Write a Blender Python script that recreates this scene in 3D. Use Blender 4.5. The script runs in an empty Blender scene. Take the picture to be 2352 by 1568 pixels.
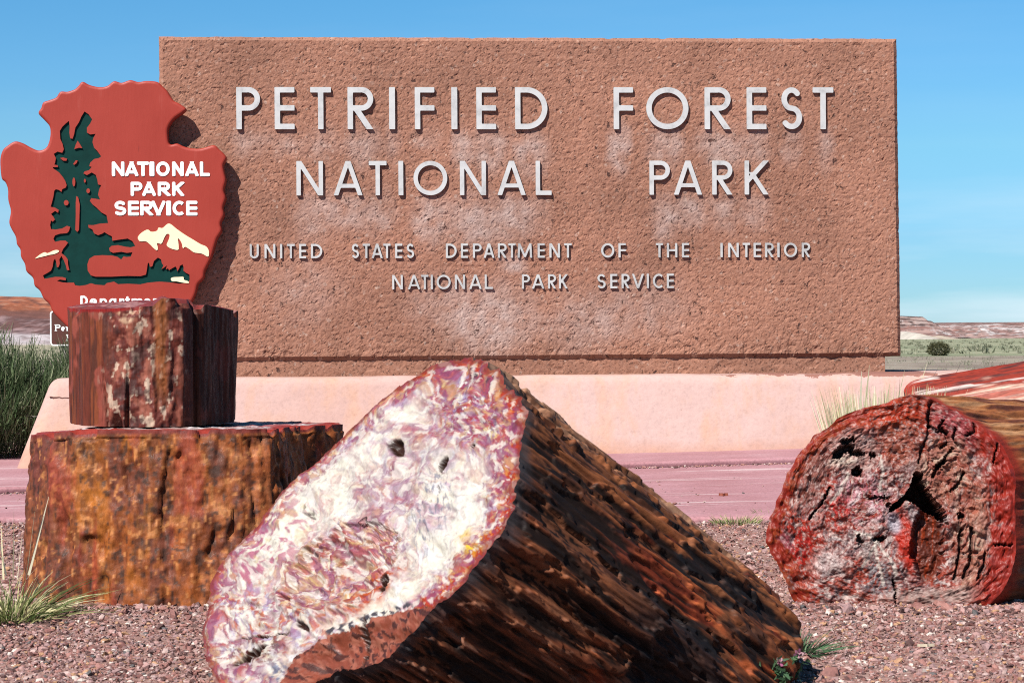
import bpy, math, random
import numpy as np
from mathutils import Vector, Matrix
from mathutils.geometry import tessellate_polygon

rng = np.random.default_rng(7)
random.seed(7)
S = bpy.context.scene
C = S.collection

# ------------------------------------------------------------------ camera
F = 4600.0                                   # focal length for a frame 2352 px wide
CAM = np.array([0.0, 0.0, 0.76])
ROLL, PITCH = 0.0062, -19.0 / F
_f = np.array([0, math.cos(PITCH), math.sin(PITCH)])
_r0 = np.array([1.0, 0, 0]); _u0 = np.cross(_r0, _f)
CR = _r0 * math.cos(ROLL) - _u0 * math.sin(ROLL)
CU = _u0 * math.cos(ROLL) + _r0 * math.sin(ROLL)
cam = bpy.data.cameras.new('camera')
co = bpy.data.objects.new('camera', cam); C.objects.link(co)
co.matrix_world = Matrix(((CR[0], CU[0], -_f[0], CAM[0]), (CR[1], CU[1], -_f[1], CAM[1]),
                          (CR[2], CU[2], -_f[2], CAM[2]), (0, 0, 0, 1)))
cam.sensor_width = 36.0
cam.lens = 36.0 * F / 2352.0
cam.clip_start = 0.1; cam.clip_end = 20000
cam.dof.use_dof = True; cam.dof.focus_distance = 9.5; cam.dof.aperture_fstop = 20.0
S.camera = co

def ray(px, py):
    d = _f[None] * F + CR[None] * (np.atleast_1d(px)[:, None] - 1176.0) + CU[None] * (784.0 - np.atleast_1d(py)[:, None])
    return d
def at(px, py, Y):
    d = ray(px, py)[0]
    return CAM + d * (Y / d[1])
def on_z(px, py, z):
    d = ray(px, py)[0]
    return CAM + d * ((z - CAM[2]) / d[2])
def on_plane(pts, O, n):
    pts = np.asarray(pts, float)
    d = ray(pts[:, 0], pts[:, 1])
    t = ((O - CAM) @ n) / (d @ n)
    return CAM + d * t[:, None]
def proj(V):
    q = V - CAM
    w = q @ _f
    return 1176 + F * (q @ CR) / w, 784 - F * (q @ CU) / w

# ------------------------------------------------------------------ world, sun, exposure
SUN_EL, SUN_AZ = math.radians(48), math.radians(36)      # azimuth left of the line behind the camera
TO_SUN = Vector((-math.sin(SUN_AZ) * math.cos(SUN_EL), -math.cos(SUN_AZ) * math.cos(SUN_EL), math.sin(SUN_EL)))
W = bpy.data.worlds.new('World'); S.world = W; W.use_nodes = True
nt = W.node_tree; nt.nodes.clear()
def nn(tree, kind, **kw):
    n = tree.nodes.new(kind)
    for k, v in kw.items(): setattr(n, k, v)
    return n
wo = nn(nt, 'ShaderNodeOutputWorld'); bg = nn(nt, 'ShaderNodeBackground')
sky = nn(nt, 'ShaderNodeTexSky', sky_type='NISHITA')
sky.sun_disc = False; sky.sun_elevation = SUN_EL; sky.sun_rotation = math.pi + SUN_AZ
sky.air_density = 1.0; sky.dust_density = 0.0; sky.ozone_density = 1.0; sky.altitude = 1700
hsv = nn(nt, 'ShaderNodeHueSaturation'); hsv.inputs['Saturation'].default_value = 1.3
hsv.inputs['Hue'].default_value = 0.487
tc = nn(nt, 'ShaderNodeTexCoord'); mp = nn(nt, 'ShaderNodeMapping'); mp.inputs['Scale'].default_value = (3.0, 3.0, 26.0)
mp.inputs['Location'].default_value = (0.3, 0.1, 0.55)
cn = nn(nt, 'ShaderNodeTexNoise'); cn.inputs['Scale'].default_value = 1.0; cn.inputs['Detail'].default_value = 6; cn.inputs['Roughness'].default_value = 0.55
cr = nn(nt, 'ShaderNodeValToRGB')
cr.color_ramp.elements[0].position = 0.42; cr.color_ramp.elements[0].color = (0, 0, 0, 1)
cr.color_ramp.elements[1].position = 0.66; cr.color_ramp.elements[1].color = (1, 1, 1, 1)
sx = nn(nt, 'ShaderNodeSeparateXYZ')
fade = nn(nt, 'ShaderNodeMapRange'); fade.inputs[1].default_value = 0.0; fade.inputs[2].default_value = 0.09; fade.inputs[3].default_value = 0.75; fade.inputs[4].default_value = 0.04
mul = nn(nt, 'ShaderNodeMath', operation='MULTIPLY')
mx = nn(nt, 'ShaderNodeMix', data_type='RGBA'); mx.inputs['B'].default_value = (7.0, 8.2, 9.0, 1)
L = nt.links.new
L(tc.outputs['Generated'], mp.inputs['Vector']); L(mp.outputs[0], cn.inputs['Vector']); L(cn.outputs[0], cr.inputs[0])
L(tc.outputs['Generated'], sx.inputs[0]); L(sx.outputs['Z'], fade.inputs[0])
L(cr.outputs[0], mul.inputs[0]); L(fade.outputs[0], mul.inputs[1])
air = nn(nt, 'ShaderNodeValToRGB')                        # hue of the desert air by height above the horizon
for k, (p_, c_) in enumerate([(0.0, (.31, .555, .92)), (.05, (.41, .66, .92)), (.09, (.58, .82, .95)), (.13, (.64, .88, 1.05)), (.18, (.65, .93, 1.10)), (.65, (.92, .97, 1.0))]):
    if k > 1: air.color_ramp.elements.new(.5)
    e_ = air.color_ramp.elements[k]; e_.position = p_; e_.color = (*c_, 1)
am = nn(nt, 'ShaderNodeMix', data_type='RGBA', blend_type='MULTIPLY'); am.inputs['Factor'].default_value = 1.0
L(sx.outputs['Z'], air.inputs[0]); L(sky.outputs[0], hsv.inputs['Color']); L(hsv.outputs[0], am.inputs['A']); L(air.outputs[0], am.inputs['B'])
L(am.outputs['Result'], mx.inputs['A']); L(mul.outputs[0], mx.inputs['Factor'])
L(mx.outputs['Result'], bg.inputs[0]); L(bg.outputs[0], wo.inputs[0])
bg.inputs[1].default_value = 0.051

sl = bpy.data.lights.new('sun', 'SUN'); sl.energy = 5.0; sl.angle = math.radians(0.5); sl.color = (1.0, 0.955, 0.89)
so = bpy.data.objects.new('sun', sl); C.objects.link(so)
so.rotation_euler = TO_SUN.to_track_quat('Z', 'Y').to_euler(); so.location = (-6, -8, 12)
S.view_settings.view_transform = 'Standard'; S.view_settings.look = 'None'
S.view_settings.gamma = 1; S.view_settings.use_curve_mapping = False
S.view_settings.exposure = 1.2
S.cycles.use_denoising = False; S.cycles.filter_width = 1.05

# ------------------------------------------------------------------ numpy helpers
_perm = rng.permutation(256); _perm = np.concatenate([_perm, _perm, _perm])
_g = rng.normal(size=(256, 3)); _g /= np.linalg.norm(_g, axis=1)[:, None]
def perlin(x, y, z):
    xi, yi, zi = np.floor(x).astype(int), np.floor(y).astype(int), np.floor(z).astype(int)
    xf, yf, zf = x - xi, y - yi, z - zi
    u, v, w = [t * t * t * (t * (t * 6 - 15) + 10) for t in (xf, yf, zf)]
    out = 0
    for i in (0, 1):
        for j in (0, 1):
            for k in (0, 1):
                h = _perm[_perm[_perm[(xi + i) & 255] + ((yi + j) & 255)] + ((zi + k) & 255)]
                g = _g[h]
                d = g[..., 0] * (xf - i) + g[..., 1] * (yf - j) + g[..., 2] * (zf - k)
                out = out + d * (u if i else 1 - u) * (v if j else 1 - v) * (w if k else 1 - w)
    return out * 1.5
def fbm(P, s=1.0, o=4, seed=0.0, gain=0.5):
    P = np.asarray(P, float) * s + seed
    out, a = 0, 1.0
    for i in range(o):
        out = out + a * perlin(P[..., 0], P[..., 1], P[..., 2])
        P = P * 2.03 + 17.17; a *= gain
    return out
def ridged(P, s=1.0, o=3, seed=0.0):
    P = np.asarray(P, float) * s + seed
    out, a = 0, 1.0
    for i in range(o):
        out = out + a * (1 - np.abs(perlin(P[..., 0], P[..., 1], P[..., 2])) * 2)
        P = P * 2.07 + 9.3; a *= .5
    return out / 1.75
def sm(a, b, x):
    t = np.clip((x - a) / (b - a), 0, 1)
    return t * t * (3 - 2 * t)
def mixc(c, col, m):
    return c + (np.asarray(col, float) - c) * np.clip(m, 0, 1)[..., None]
def blob(X, Y, cx, cy, rx, ry, rot=0.0, soft=.5):
    a = math.radians(rot); dx, dy = X - cx, Y - cy
    p = (dx * math.cos(a) + dy * math.sin(a)) / rx; q = (-dx * math.sin(a) + dy * math.cos(a)) / ry
    return 1 - sm(1 - soft, 1 + soft, np.sqrt(p * p + q * q))
def lin(h):
    h = h.lstrip('#'); v = np.array([int(h[i:i + 2], 16) / 255 for i in (0, 2, 4)])
    return np.where(v <= .04045, v / 12.92, ((v + .055) / 1.055) ** 2.4)
def catmull(P, n):
    """closed smooth resampling of a polygon to n points by arc length"""
    P = np.asarray(P, float); m = len(P); out = []
    p0, p1, p2, p3 = np.roll(P, 1, 0), P, np.roll(P, -1, 0), np.roll(P, -2, 0)
    for t in np.linspace(0, 1, 12, endpoint=False):
        out.append(.5 * (2 * p1 + (p2 - p0) * t + (2 * p0 - 5 * p1 + 4 * p2 - p3) * t * t + (3 * p1 - p0 - 3 * p2 + p3) * t ** 3))
    Q = np.stack(out, 1).reshape(m * 12, -1)
    return resample(Q, n)
def resample(Q, n):
    Q2 = np.vstack([Q, Q[:1]])
    s = np.concatenate([[0], np.cumsum(np.linalg.norm(np.diff(Q2, axis=0), axis=1))])
    t = np.linspace(0, s[-1], n, endpoint=False)
    return np.stack([np.interp(t, s, Q2[:, k]) for k in range(Q.shape[1])], 1)

# ------------------------------------------------------------------ objects
def mesh(name, V, faces, mat=None, col=None, smooth=False, attrs=None):
    """faces: list of int arrays (n,3) or (n,4)"""
    me = bpy.data.meshes.new(name)
    V = np.asarray(V, np.float32)
    me.vertices.add(len(V)); me.vertices.foreach_set('co', V.ravel())
    faces = [np.asarray(f, np.int32) for f in (faces if isinstance(faces, list) else [faces]) if len(f)]
    loops = np.concatenate([f.ravel() for f in faces])
    tot = np.concatenate([np.full(len(f), f.shape[1], np.int32) for f in faces])
    start = np.concatenate([[0], np.cumsum(tot)[:-1]]).astype(np.int32)
    me.loops.add(len(loops)); me.loops.foreach_set('vertex_index', loops)
    me.polygons.add(len(tot)); me.polygons.foreach_set('loop_start', start); me.polygons.foreach_set('loop_total', tot)
    me.update(calc_edges=True)
    me.polygons.foreach_set('use_smooth', np.full(len(tot), smooth, bool))
    if col is not None:
        c4 = np.ones((len(V), 4), np.float32); c4[:, :3] = np.clip(col, 0, 1)
        a = me.color_attributes.new('Col', 'FLOAT_COLOR', 'POINT'); a.data.foreach_set('color', c4.ravel())
    for k, v in (attrs or {}).items():
        v = np.asarray(v, np.float32)
        a = me.attributes.new(k, 'FLOAT' if v.ndim == 1 else 'FLOAT_VECTOR', 'POINT'); a.data.foreach_set('value' if v.ndim == 1 else 'vector', v.ravel())
    if mat: me.materials.append(mat)
    me.validate()
    return me
def obj(name, me, parent=None, loc=None):
    o = bpy.data.objects.new(name, me); C.objects.link(o)
    if parent is not None: o.parent = parent
    if loc is not None: o.location = loc
    return o
def tag(o, label=None, cat=None, group=None, kind=None):
    for k, v in (('label', label), ('category', cat), ('group', group), ('kind', kind)):
        if v: o[k] = v
    return o
def thing(name, label, cat, loc, group=None):
    o = bpy.data.objects.new(name, None); C.objects.link(o); o.location = loc; o.empty_display_size = .1
    return tag(o, label, cat, group)
def part(name, parent, V, faces, mat, label=None, **kw):
    """a child mesh from world coordinates (parents here are never rotated)"""
    base = np.array(parent.location)
    p = parent.parent
    while p is not None: base = base + np.array(p.location); p = p.parent
    o = obj(name, mesh(name, np.asarray(V) - base, faces, mat, **kw), parent)
    if label: o['label'] = label
    return o
def grid_faces(nu, nv, wrap_u=False):
    """vertex index = v*nu+u"""
    u = np.arange(nu if wrap_u else nu - 1); v = np.arange(nv - 1)
    uu, vv = np.meshgrid(u, v); u2 = (uu + 1) % nu
    return np.stack([vv * nu + uu, vv * nu + u2, (vv + 1) * nu + u2, (vv + 1) * nu + uu], -1).reshape(-1, 4)
def boxvf(x0, y0, z0, x1, y1, z1):
    V = np.array([(x, y, z) for z in (z0, z1) for y in (y0, y1) for x in (x0, x1)], float)
    Fq = np.array([(0, 2, 3, 1), (4, 5, 7, 6), (0, 1, 5, 4), (2, 6, 7, 3), (0, 4, 6, 2), (1, 3, 7, 5)])
    return V, Fq

# ------------------------------------------------------------------ materials
def base_mat(name, rough=.7, spec=.3):
    m = bpy.data.materials.new(name); m.use_nodes = True
    b = m.node_tree.nodes['Principled BSDF']
    b.inputs['Roughness'].default_value = rough; b.inputs['Specular IOR Level'].default_value = spec
    return m, m.node_tree, b
def bump_to(t, b, h, strength=.5, dist=.01, prev=None):
    n = nn(t, 'ShaderNodeBump'); n.inputs['Strength'].default_value = strength; n.inputs['Distance'].default_value = dist
    t.links.new(h, n.inputs['Height'])
    if prev is not None: t.links.new(prev.outputs[0], n.inputs['Normal'])
    t.links.new(n.outputs[0], b.inputs['Normal'])
    return n
def noise(t, vec, scale, detail=4, rough=.55, dist=0.0):
    n = nn(t, 'ShaderNodeTexNoise'); n.inputs['Scale'].default_value = scale; n.inputs['Detail'].default_value = detail
    n.inputs['Roughness'].default_value = rough; n.inputs['Distortion'].default_value = dist
    if vec is not None: t.links.new(vec, n.inputs['Vector'])
    return n
def ramp(t, fac, stops, interp='LINEAR'):
    r = nn(t, 'ShaderNodeValToRGB'); r.color_ramp.interpolation = interp
    e = r.color_ramp.elements
    while len(e) < len(stops): e.new(.5)
    for k, (p, c) in enumerate(stops):
        e[k].position = p; e[k].color = (*c, 1) if not np.isscalar(c) else (c, c, c, 1)
    t.links.new(fac, r.inputs[0]); return r
def mix(t, a, b, fac, blend='MIX'):
    m = nn(t, 'ShaderNodeMix', data_type='RGBA', blend_type=blend)
    for sock, v in (('A', a), ('B', b)):
        if isinstance(v, bpy.types.NodeSocket): t.links.new(v, m.inputs[sock])
        else: m.inputs[sock].default_value = (*v, 1)
    if isinstance(fac, bpy.types.NodeSocket): t.links.new(fac, m.inputs['Factor'])
    else: m.inputs['Factor'].default_value = fac
    return m.outputs['Result']
def coords(t, stretch=(1, 1, 1)):
    tcn = nn(t, 'ShaderNodeTexCoord'); mpn = nn(t, 'ShaderNodeMapping'); mpn.inputs['Scale'].default_value = stretch
    t.links.new(tcn.outputs['Object'], mpn.inputs['Vector']); return mpn.outputs[0]
def mat_col(name, rough=.6, spec=.4, fine=60, amount=.5, bump=.6, dist=.008, stretch=(1, 1, 1), rough_var=.2, coat=0.0, grain=False):
    """base colour from the vertex colour 'Col', broken up by fine grain; relief from the same grain"""
    m, t, b = base_mat(name, rough, spec)
    at_ = nn(t, 'ShaderNodeAttribute', attribute_name='Col')
    v = coords(t, stretch)
    if grain: v = nn(t, 'ShaderNodeAttribute', attribute_name='grain').outputs['Vector']
    n1 = noise(t, v, fine, 6, .65); n2 = noise(t, v, fine * 4.3, 3, .6)
    g = ramp(t, n1.outputs[0], [(.25, 1 - amount), (.5, 1.0), (.78, 1 + amount * .9)])
    c = mix(t, at_.outputs['Color'], g.outputs[0], 1.0, 'MULTIPLY')
    t.links.new(c, b.inputs['Base Color'])
    bp = bump_to(t, b, n1.outputs[0], bump, dist)
    bump_to(t, b, n2.outputs[0], bump * .6, dist * .35, bp)
    if rough_var:
        rr = ramp(t, n2.outputs[0], [(.3, max(rough - rough_var, .05)), (.7, min(rough + rough_var, 1))])
        t.links.new(rr.outputs[0], b.inputs['Roughness'])
    b.inputs['Coat Weight'].default_value = coat; b.inputs['Coat Roughness'].default_value = .25
    return m
def paint_mat(name, col, rough=.45, spec=.4, var=.12, scale=9, bump=.15, dist=.003, bscale=60):
    m, t, b = base_mat(name, rough, spec)
    v = coords(t)
    n1 = noise(t, v, scale, 5, .6); n2 = noise(t, v, bscale, 4, .6)
    c = np.asarray(col)
    r = ramp(t, n1.outputs[0], [(.3, tuple(c * (1 - var))), (.7, tuple(np.minimum(c * (1 + var), 1)))])
    t.links.new(r.outputs[0], b.inputs['Base Color'])
    bump_to(t, b, n2.outputs[0], bump, dist)
    return m

# ================================================================== GROUND
def plat(x): return .027 + .0187 * np.clip(x, -6, 4)
def gz(x, y):
    w = sm(6.5, 9.6, y) * (1 - sm(16, 30, y))
    z = w * (plat(x) - .062)
    return z - .0036 * np.clip(y - 60, 0, 950)

m_ground, t, b = base_mat('desert_ground', .95, .1)
tg = nn(t, 'ShaderNodeTexCoord'); g3 = tg.outputs['Object']
sp = nn(t, 'ShaderNodeSeparateXYZ'); t.links.new(g3, sp.inputs[0])
na = noise(t, g3, 55, 4, .7); nb = noise(t, g3, 1.3, 4, .6)
vo = nn(t, 'ShaderNodeTexVoronoi'); vo.inputs['Scale'].default_value = 85; t.links.new(g3, vo.inputs['Vector'])
peb = ramp(t, vo.outputs['Color'], [(.0, (.17, .085, .07)), (.4, (.31, .17, .145)), (.7, (.40, .25, .22)), (1, (.52, .41, .37))])
grav = mix(t, peb.outputs[0], (.30, .175, .15), na.outputs[0])
nfar = noise(t, g3, .35, 6, .7); nfar2 = noise(t, g3, .06, 5, .65)
strip = ramp(t, nfar.outputs[0], [(.3, (.16, .13, .105)), (.45, (.25, .20, .165)), (.56, (.33, .28, .225)), (.7, (.24, .24, .165))])
plain = ramp(t, nfar2.outputs[0], [(.3, (.19, .21, .13)), (.5, (.27, .28, .18)), (.62, (.38, .36, .25)), (.75, (.20, .215, .14))])
plain2 = mix(t, plain.outputs[0], (.07, .085, .045), ramp(t, nfar.outputs[0], [(.58, 0.0), (.68, .8)]).outputs[0])
wob = nn(t, 'ShaderNodeMath', operation='MULTIPLY_ADD'); t.links.new(nb.outputs[0], wob.inputs[0]); wob.inputs[1].default_value = 3; t.links.new(sp.outputs['Y'], wob.inputs[2])
f1 = nn(t, 'ShaderNodeMapRange'); t.links.new(wob.outputs[0], f1.inputs[0]); f1.inputs[1].default_value = 20; f1.inputs[2].default_value = 32
f2 = nn(t, 'ShaderNodeMapRange'); t.links.new(wob.outputs[0], f2.inputs[0]); f2.inputs[1].default_value = 60; f2.inputs[2].default_value = 63
# the plain left of the wall is pale and sandy
fx = nn(t, 'ShaderNodeMapRange'); t.links.new(sp.outputs['X'], fx.inputs[0]); fx.inputs[1].default_value = -12; fx.inputs[2].default_value = -2; fx.inputs[3].default_value = .85; fx.inputs[4].default_value = 0
sand = ramp(t, nfar.outputs[0], [(.35, (.20, .19, .12)), (.5, (.42, .36, .26)), (.7, (.50, .44, .34))])
plain3 = mix(t, plain2, sand.outputs[0], fx.outputs[0])
c1 = mix(t, grav, strip.outputs[0], f1.outputs[0]); c2 = mix(t, c1, plain3, f2.outputs[0])
t.links.new(c2, b.inputs['Base Color'])
bp = bump_to(t, b, vo.outputs['Distance'], .5, .006); bump_to(t, b, na.outputs[0], .5, .01, bp)

xs = np.unique(np.concatenate([np.linspace(-8, 8, 90), np.geomspace(8, 4000, 45), -np.geomspace(8, 4000, 45)]))
ys = np.unique(np.concatenate([np.linspace(-12, 2.5, 12), np.linspace(2.5, 16, 110), np.geomspace(16, 6000, 90)]))
X, Y = np.meshgrid(xs, ys)
Z = gz(X, Y)
P3 = np.stack([X, Y, Z], -1)
Z = Z + np.where((Y > 2) & (Y < 9), .012 * fbm(P3, .9, 4), 0) + np.where(Y > 24, .05 * fbm(P3, .2, 4), 0) - np.where((Y > 8) & (Y < 15), .008, 0)
V = np.stack([X, Y, Z], -1).reshape(-1, 3)
tag(obj('ground', mesh('ground', V, grid_faces(len(xs), len(ys)), m_ground, smooth=True)), kind='structure')

# ---- red painted concrete: walkway and the platform under the monument
def conc_mat(name, c0, c1, c2):
    m, t, b = base_mat(name, .85, .2)
    v = coords(t); vs = coords(t, (.3, 4.5, 1))
    n1 = noise(t, v, 1.6, 6, .65); n2 = noise(t, v, 70, 4, .7); n3 = noise(t, vs, 1.7, 6, .7, .4)
    r = ramp(t, n1.outputs[0], [(.3, c0), (.55, c1), (.75, c2)])
    worn = ramp(t, n3.outputs[0], [(.56, 0.0), (.64, .8)])
    c = mix(t, r.outputs[0], (.66, .52, .52), worn.outputs[0])
    sp_ = ramp(t, n2.outputs[0], [(.3, .72), (.5, 1.0), (.72, 1.18)])
    c = mix(t, c, sp_.outputs[0], 1.0, 'MULTIPLY')
    t.links.new(c, b.inputs['Base Color']); bump_to(t, b, n2.outputs[0], .35, .004)
    return m
m_walk = conc_mat('red_concrete', (.36, .165, .18), (.44, .225, .25), (.50, .295, .32))
def slab(name, edge_front, edge_back, zoff, thick):
    """a sheet of concrete between two x-ordered polylines (x, y); its top follows plat(x)"""
    n = 220
    def samp(e, j):
        e = np.asarray(e, float); x = np.linspace(e[0, 0], e[-1, 0], n); y = np.interp(x, e[:, 0], e[:, 1])
        y = y + j * fbm(np.stack([x, x * 0, x * 0], -1), 3.0, 4)
        return x, y
    fxx, fy = samp(edge_front, .02); bx_, by = samp(edge_back, 0.0)
    rows = []
    for k, (w, dz) in enumerate([(0, -thick), (0, -.018), (.0, -.006), (.004, 0), (.03, 0), (.3, 0), (.6, 0), (1, 0)]):
        x = fxx + (bx_ - fxx) * w; y = fy + (by - fy) * w + (-.004 if k in (1, 2) else 0)
        rows.append(np.stack([x, y, plat(x) + zoff + dz], -1))
    V = np.concatenate(rows); V[:, 2] += .003 * fbm(V, 1.5, 3)
    return tag(obj(name, mesh(name, V, grid_faces(n, len(rows)), m_walk, smooth=True)), kind='structure')
slab('walkway', [(-7, 9.15), (-2.3, 8.95), (-1.5, 8.75), (.9, 8.12), (2, 8.0), (7, 7.75)], [(-7, 13), (7, 13)], -.032, .14)
slab('platform', [(-7, 10.05), (-2.65, 10.38), (-1.2, 10.75), (.6, 11.15), (2.2, 11.2), (7, 11.2)], [(-7, 13.6), (7, 13.6)], 0.0, .03)

# ================================================================== HILLS
m_hill = mat_col('badland_rock', .95, .1, fine=.12, amount=.35, bump=.4, dist=2.0, rough_var=0)
def hill(name, px, py, Y0, run, zb, paint, seed, nu=420, nv=70, gully=1.0, back=300):
    """an eroded slope whose crest is seen at the given picture heights; a flat top runs on behind it"""
    u = np.linspace(0, 1, nu); v = np.linspace(0, 1, nv)
    pxs = np.linspace(px[0], px[-1], nu); pys = np.interp(pxs, px, py)
    Yc = Y0 + run
    X0 = CAM[0] + (pxs - 1176) / F * Yc
    H = (CAM[2] + (765 - (pxs - 1176) * ROLL - pys) / F * Yc) - zb
    U, Vv = np.meshgrid(u, v)
    Xg = np.repeat(X0[None], nv, 0)
    prof = np.where(Vv < .55, .55 * (Vv / .55) ** 1.35, .55 + (Vv - .55))
    prof = np.where(Vv > .82, .82 + (Vv - .82), prof)
    P = np.stack([Xg / run, Vv * 1.5, U * 0], -1)
    gl = ridged(np.stack([Xg / run * 3.2, Vv * .9, U * 0 + seed], -1), 1.0, 4, seed)
    Zg = zb - 1 + (H[None] + 1) * prof
    Zg = Zg + H.mean() * .10 * fbm(P, 5, 4, seed) * (Vv * (1 - Vv) * 4) + H.mean() * .035 * fbm(P, 14, 3, seed + 3) * (Vv > .5)
    Yg = Y0 + run * (Vv ** .8) - gully * run * .38 * (gl - .5) * np.clip(1.15 - Vv, .12, 1) * np.minimum(Vv * 6, 1)
    top = np.stack([Xg[-1], Yg[-1] + back, Zg[-1] + 1], -1)
    V = np.concatenate([np.stack([Xg, Yg, Zg], -1).reshape(-1, 3), top])
    Vt = np.concatenate([Vv.ravel(), np.ones(nu)]); Gl = np.concatenate([gl.ravel(), np.zeros(nu)])
    col = paint(V, Vt, Gl)
    return tag(obj(name, mesh(name, V, grid_faces(nu, nv + 1), m_hill, col=col, smooth=True)), kind='structure')
def paint_left(V, t, g):
    n = fbm(V, .03, 5, 4.0); n2 = fbm(V * np.array([1, 1, 2]), .10, 5, 9.0); n3 = fbm(V * np.array([1, 1, .6]), .22, 4, 19.0)
    t = t + n * .07 + n3 * .02
    c = np.zeros((len(V), 3)) + (.44, .37, .34)
    c = mixc(c, (.50, .44, .45), sm(.10, .16, t)); c = mixc(c, (.33, .25, .25), sm(.05, .3, n3) * sm(.1, .16, t) * .8); c = mixc(c, (.13, .065, .06), sm(.33, .40, t))
    c = mixc(c, (.30, .20, .20), sm(.0, .35, n2) * sm(.3, .4, t) * .85); c = mixc(c, (.08, .05, .05), sm(.1, .35, n3) * sm(.3, .4, t) * .7)
    c = mixc(c, (.17, .075, .06), sm(.58, .64, t))
    c = mixc(c, (.33, .11, .06), sm(.74, .80, t)); c = mixc(c, (.15, .065, .05), sm(.0, .3, n2 + .5 * n3) * sm(.7, .8, t) * .9); c = mixc(c, (.42, .22, .15), sm(.1, .35, -n2 + .3 * n3) * sm(.74, .8, t) * .7)
    return c
def paint_right(V, t, g):
    n = fbm(V, .02, 5, 2.0); n2 = fbm(V * np.array([1, 1, 2]), .09, 5, 5.0); n3 = fbm(V * np.array([1, 1, .35]), .20, 4, 15.0)
    c = np.zeros((len(V), 3)) + (.40, .26, .23)
    c = mixc(c, (.54, .48, .47), sm(.0, .2, n * .5 + n3 * .7 + (g - .6) * .5)); c = mixc(c, (.27, .135, .115), sm(.05, .3, n2) * .9)
    c = mixc(c, (.20, .105, .09), sm(.80, .9, t + n2 * .1) * .85)
    c = mixc(c, (.13, .09, .08), sm(.12, .3, fbm(V, .22, 4, 8.0)) * .85)
    return c
hill('hills', [-900, -300, 0, 60, 115, 160, 240, 400, 700, 1100, 1500], [700, 684, 679, 682, 690, 695, 706, 728, 742, 752, 770], 640, 190, -2.2, paint_left, 3.0, gully=.7)
hill('hills.001', [700, 1200, 1700, 2040, 2150, 2200, 2352, 2700, 3300], [768, 752, 744, 743, 742, 741, 740, 738, 742], 980, 220, -3.6, paint_right, 11.0, nu=700)
def paint_mesa(V, t, g):
    c = paint_right(V, t, g) * .95; n = fbm(V * np.array([1, 1, .5]), .12, 4, 3.0)
    c = mixc(c, (.085, .055, .05), sm(.0, .15, n) * sm(.45, .6, t)); c = mixc(c, (.40, .30, .27), sm(.1, .25, -n) * sm(.4, .6, t) * .8)
    return c
hill('mesa', [1930, 1960, 2000, 2060, 2080, 2100, 2118, 2126, 2134, 2142], [741, 732, 728, 727, 726.5, 728, 727.5, 733, 740, 745], 1040, 120, -2, paint_mesa, 21.0, gully=.4, back=60)
def paint_mound(V, t, g):
    n = fbm(V, .05, 4, 1.0); px, _ = proj(V)
    c = np.zeros((len(V), 3)) + (.52, .47, .41)
    c = mixc(c, (.30, .185, .15), sm(2118, 2150, px + n * 40 - t * 30)); c = mixc(c, (.52, .43, .34), sm(.55, .8, t + n * .2) * sm(2100, 2150, px))
    return mixc(c, (.36, .27, .22), sm(2170, 2210, px + n * 30) * .7)
hill('mound', [2030, 2060, 2078, 2088, 2104, 2118, 2135, 2150, 2175, 2200, 2225, 2250], [791, 787, 783, 776, 768, 767, 771, 774, 779, 777, 781, 790], 700, 40, -2.4, paint_mound, 31.0, nu=200, nv=40, gully=.3, back=30)

# ================================================================== PINK BASE
m_pink, t, b = base_mat('pink_plaster', .85, .2)
v = coords(t); vz = coords(t, (1.2, 1.2, .35))
n1 = noise(t, v, 1.1, 5, .6); n2 = noise(t, v, 45, 5, .65); n3 = noise(t, vz, 3.5, 6, .65, .3)
r = ramp(t, n1.outputs[0], [(.3, (.51, .32, .275)), (.6, (.565, .385, .35))])
c = mix(t, r.outputs[0], (.58, .33, .22), ramp(t, n3.outputs[0], [(.48, 0.0), (.68, .7)]).outputs[0])
geo = nn(t, 'ShaderNodeAttribute', attribute_name='peel')
pn = noise(t, v, 7, 6, .7)
ad = nn(t, 'ShaderNodeMath', operation='ADD'); t.links.new(geo.outputs['Fac'], ad.inputs[0]); t.links.new(pn.outputs[0], ad.inputs[1])
pm = ramp(t, ad.outputs[0], [(.985, 0.0), (1.0, 1.0)])
c = mix(t, c, (.30, .135, .105), pm.outputs[0])
szz = nn(t, 'ShaderNodeSeparateXYZ'); t.links.new(v, szz.inputs[0])
dz = nn(t, 'ShaderNodeMath', operation='MULTIPLY_ADD'); t.links.new(pn.outputs[0], dz.inputs[0]); dz.inputs[1].default_value = -.16; t.links.new(szz.outputs['Z'], dz.inputs[2])
dm = nn(t, 'ShaderNodeMapRange'); t.links.new(dz.outputs[0], dm.inputs[0]); dm.inputs[1].default_value = .045; dm.inputs[2].default_value = -.03; dm.inputs[3].default_value = 0; dm.inputs[4].default_value = .55
c = mix(t, c, (.50, .25, .17), dm.outputs[0])
spk = ramp(t, n2.outputs[0], [(.24, 1.0), (.29, 0.0)]); c = mix(t, c, (.42, .22, .18), spk.outputs[0])
sp2 = ramp(t, n2.outputs[0], [(.3, .88), (.5, 1.0), (.75, 1.05)])
c = mix(t, c, sp2.outputs[0], 1.0, 'MULTIPLY')
t.links.new(c, b.inputs['Base Color'])
bump_to(t, b, n2.outputs[0], .4, .005)
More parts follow.
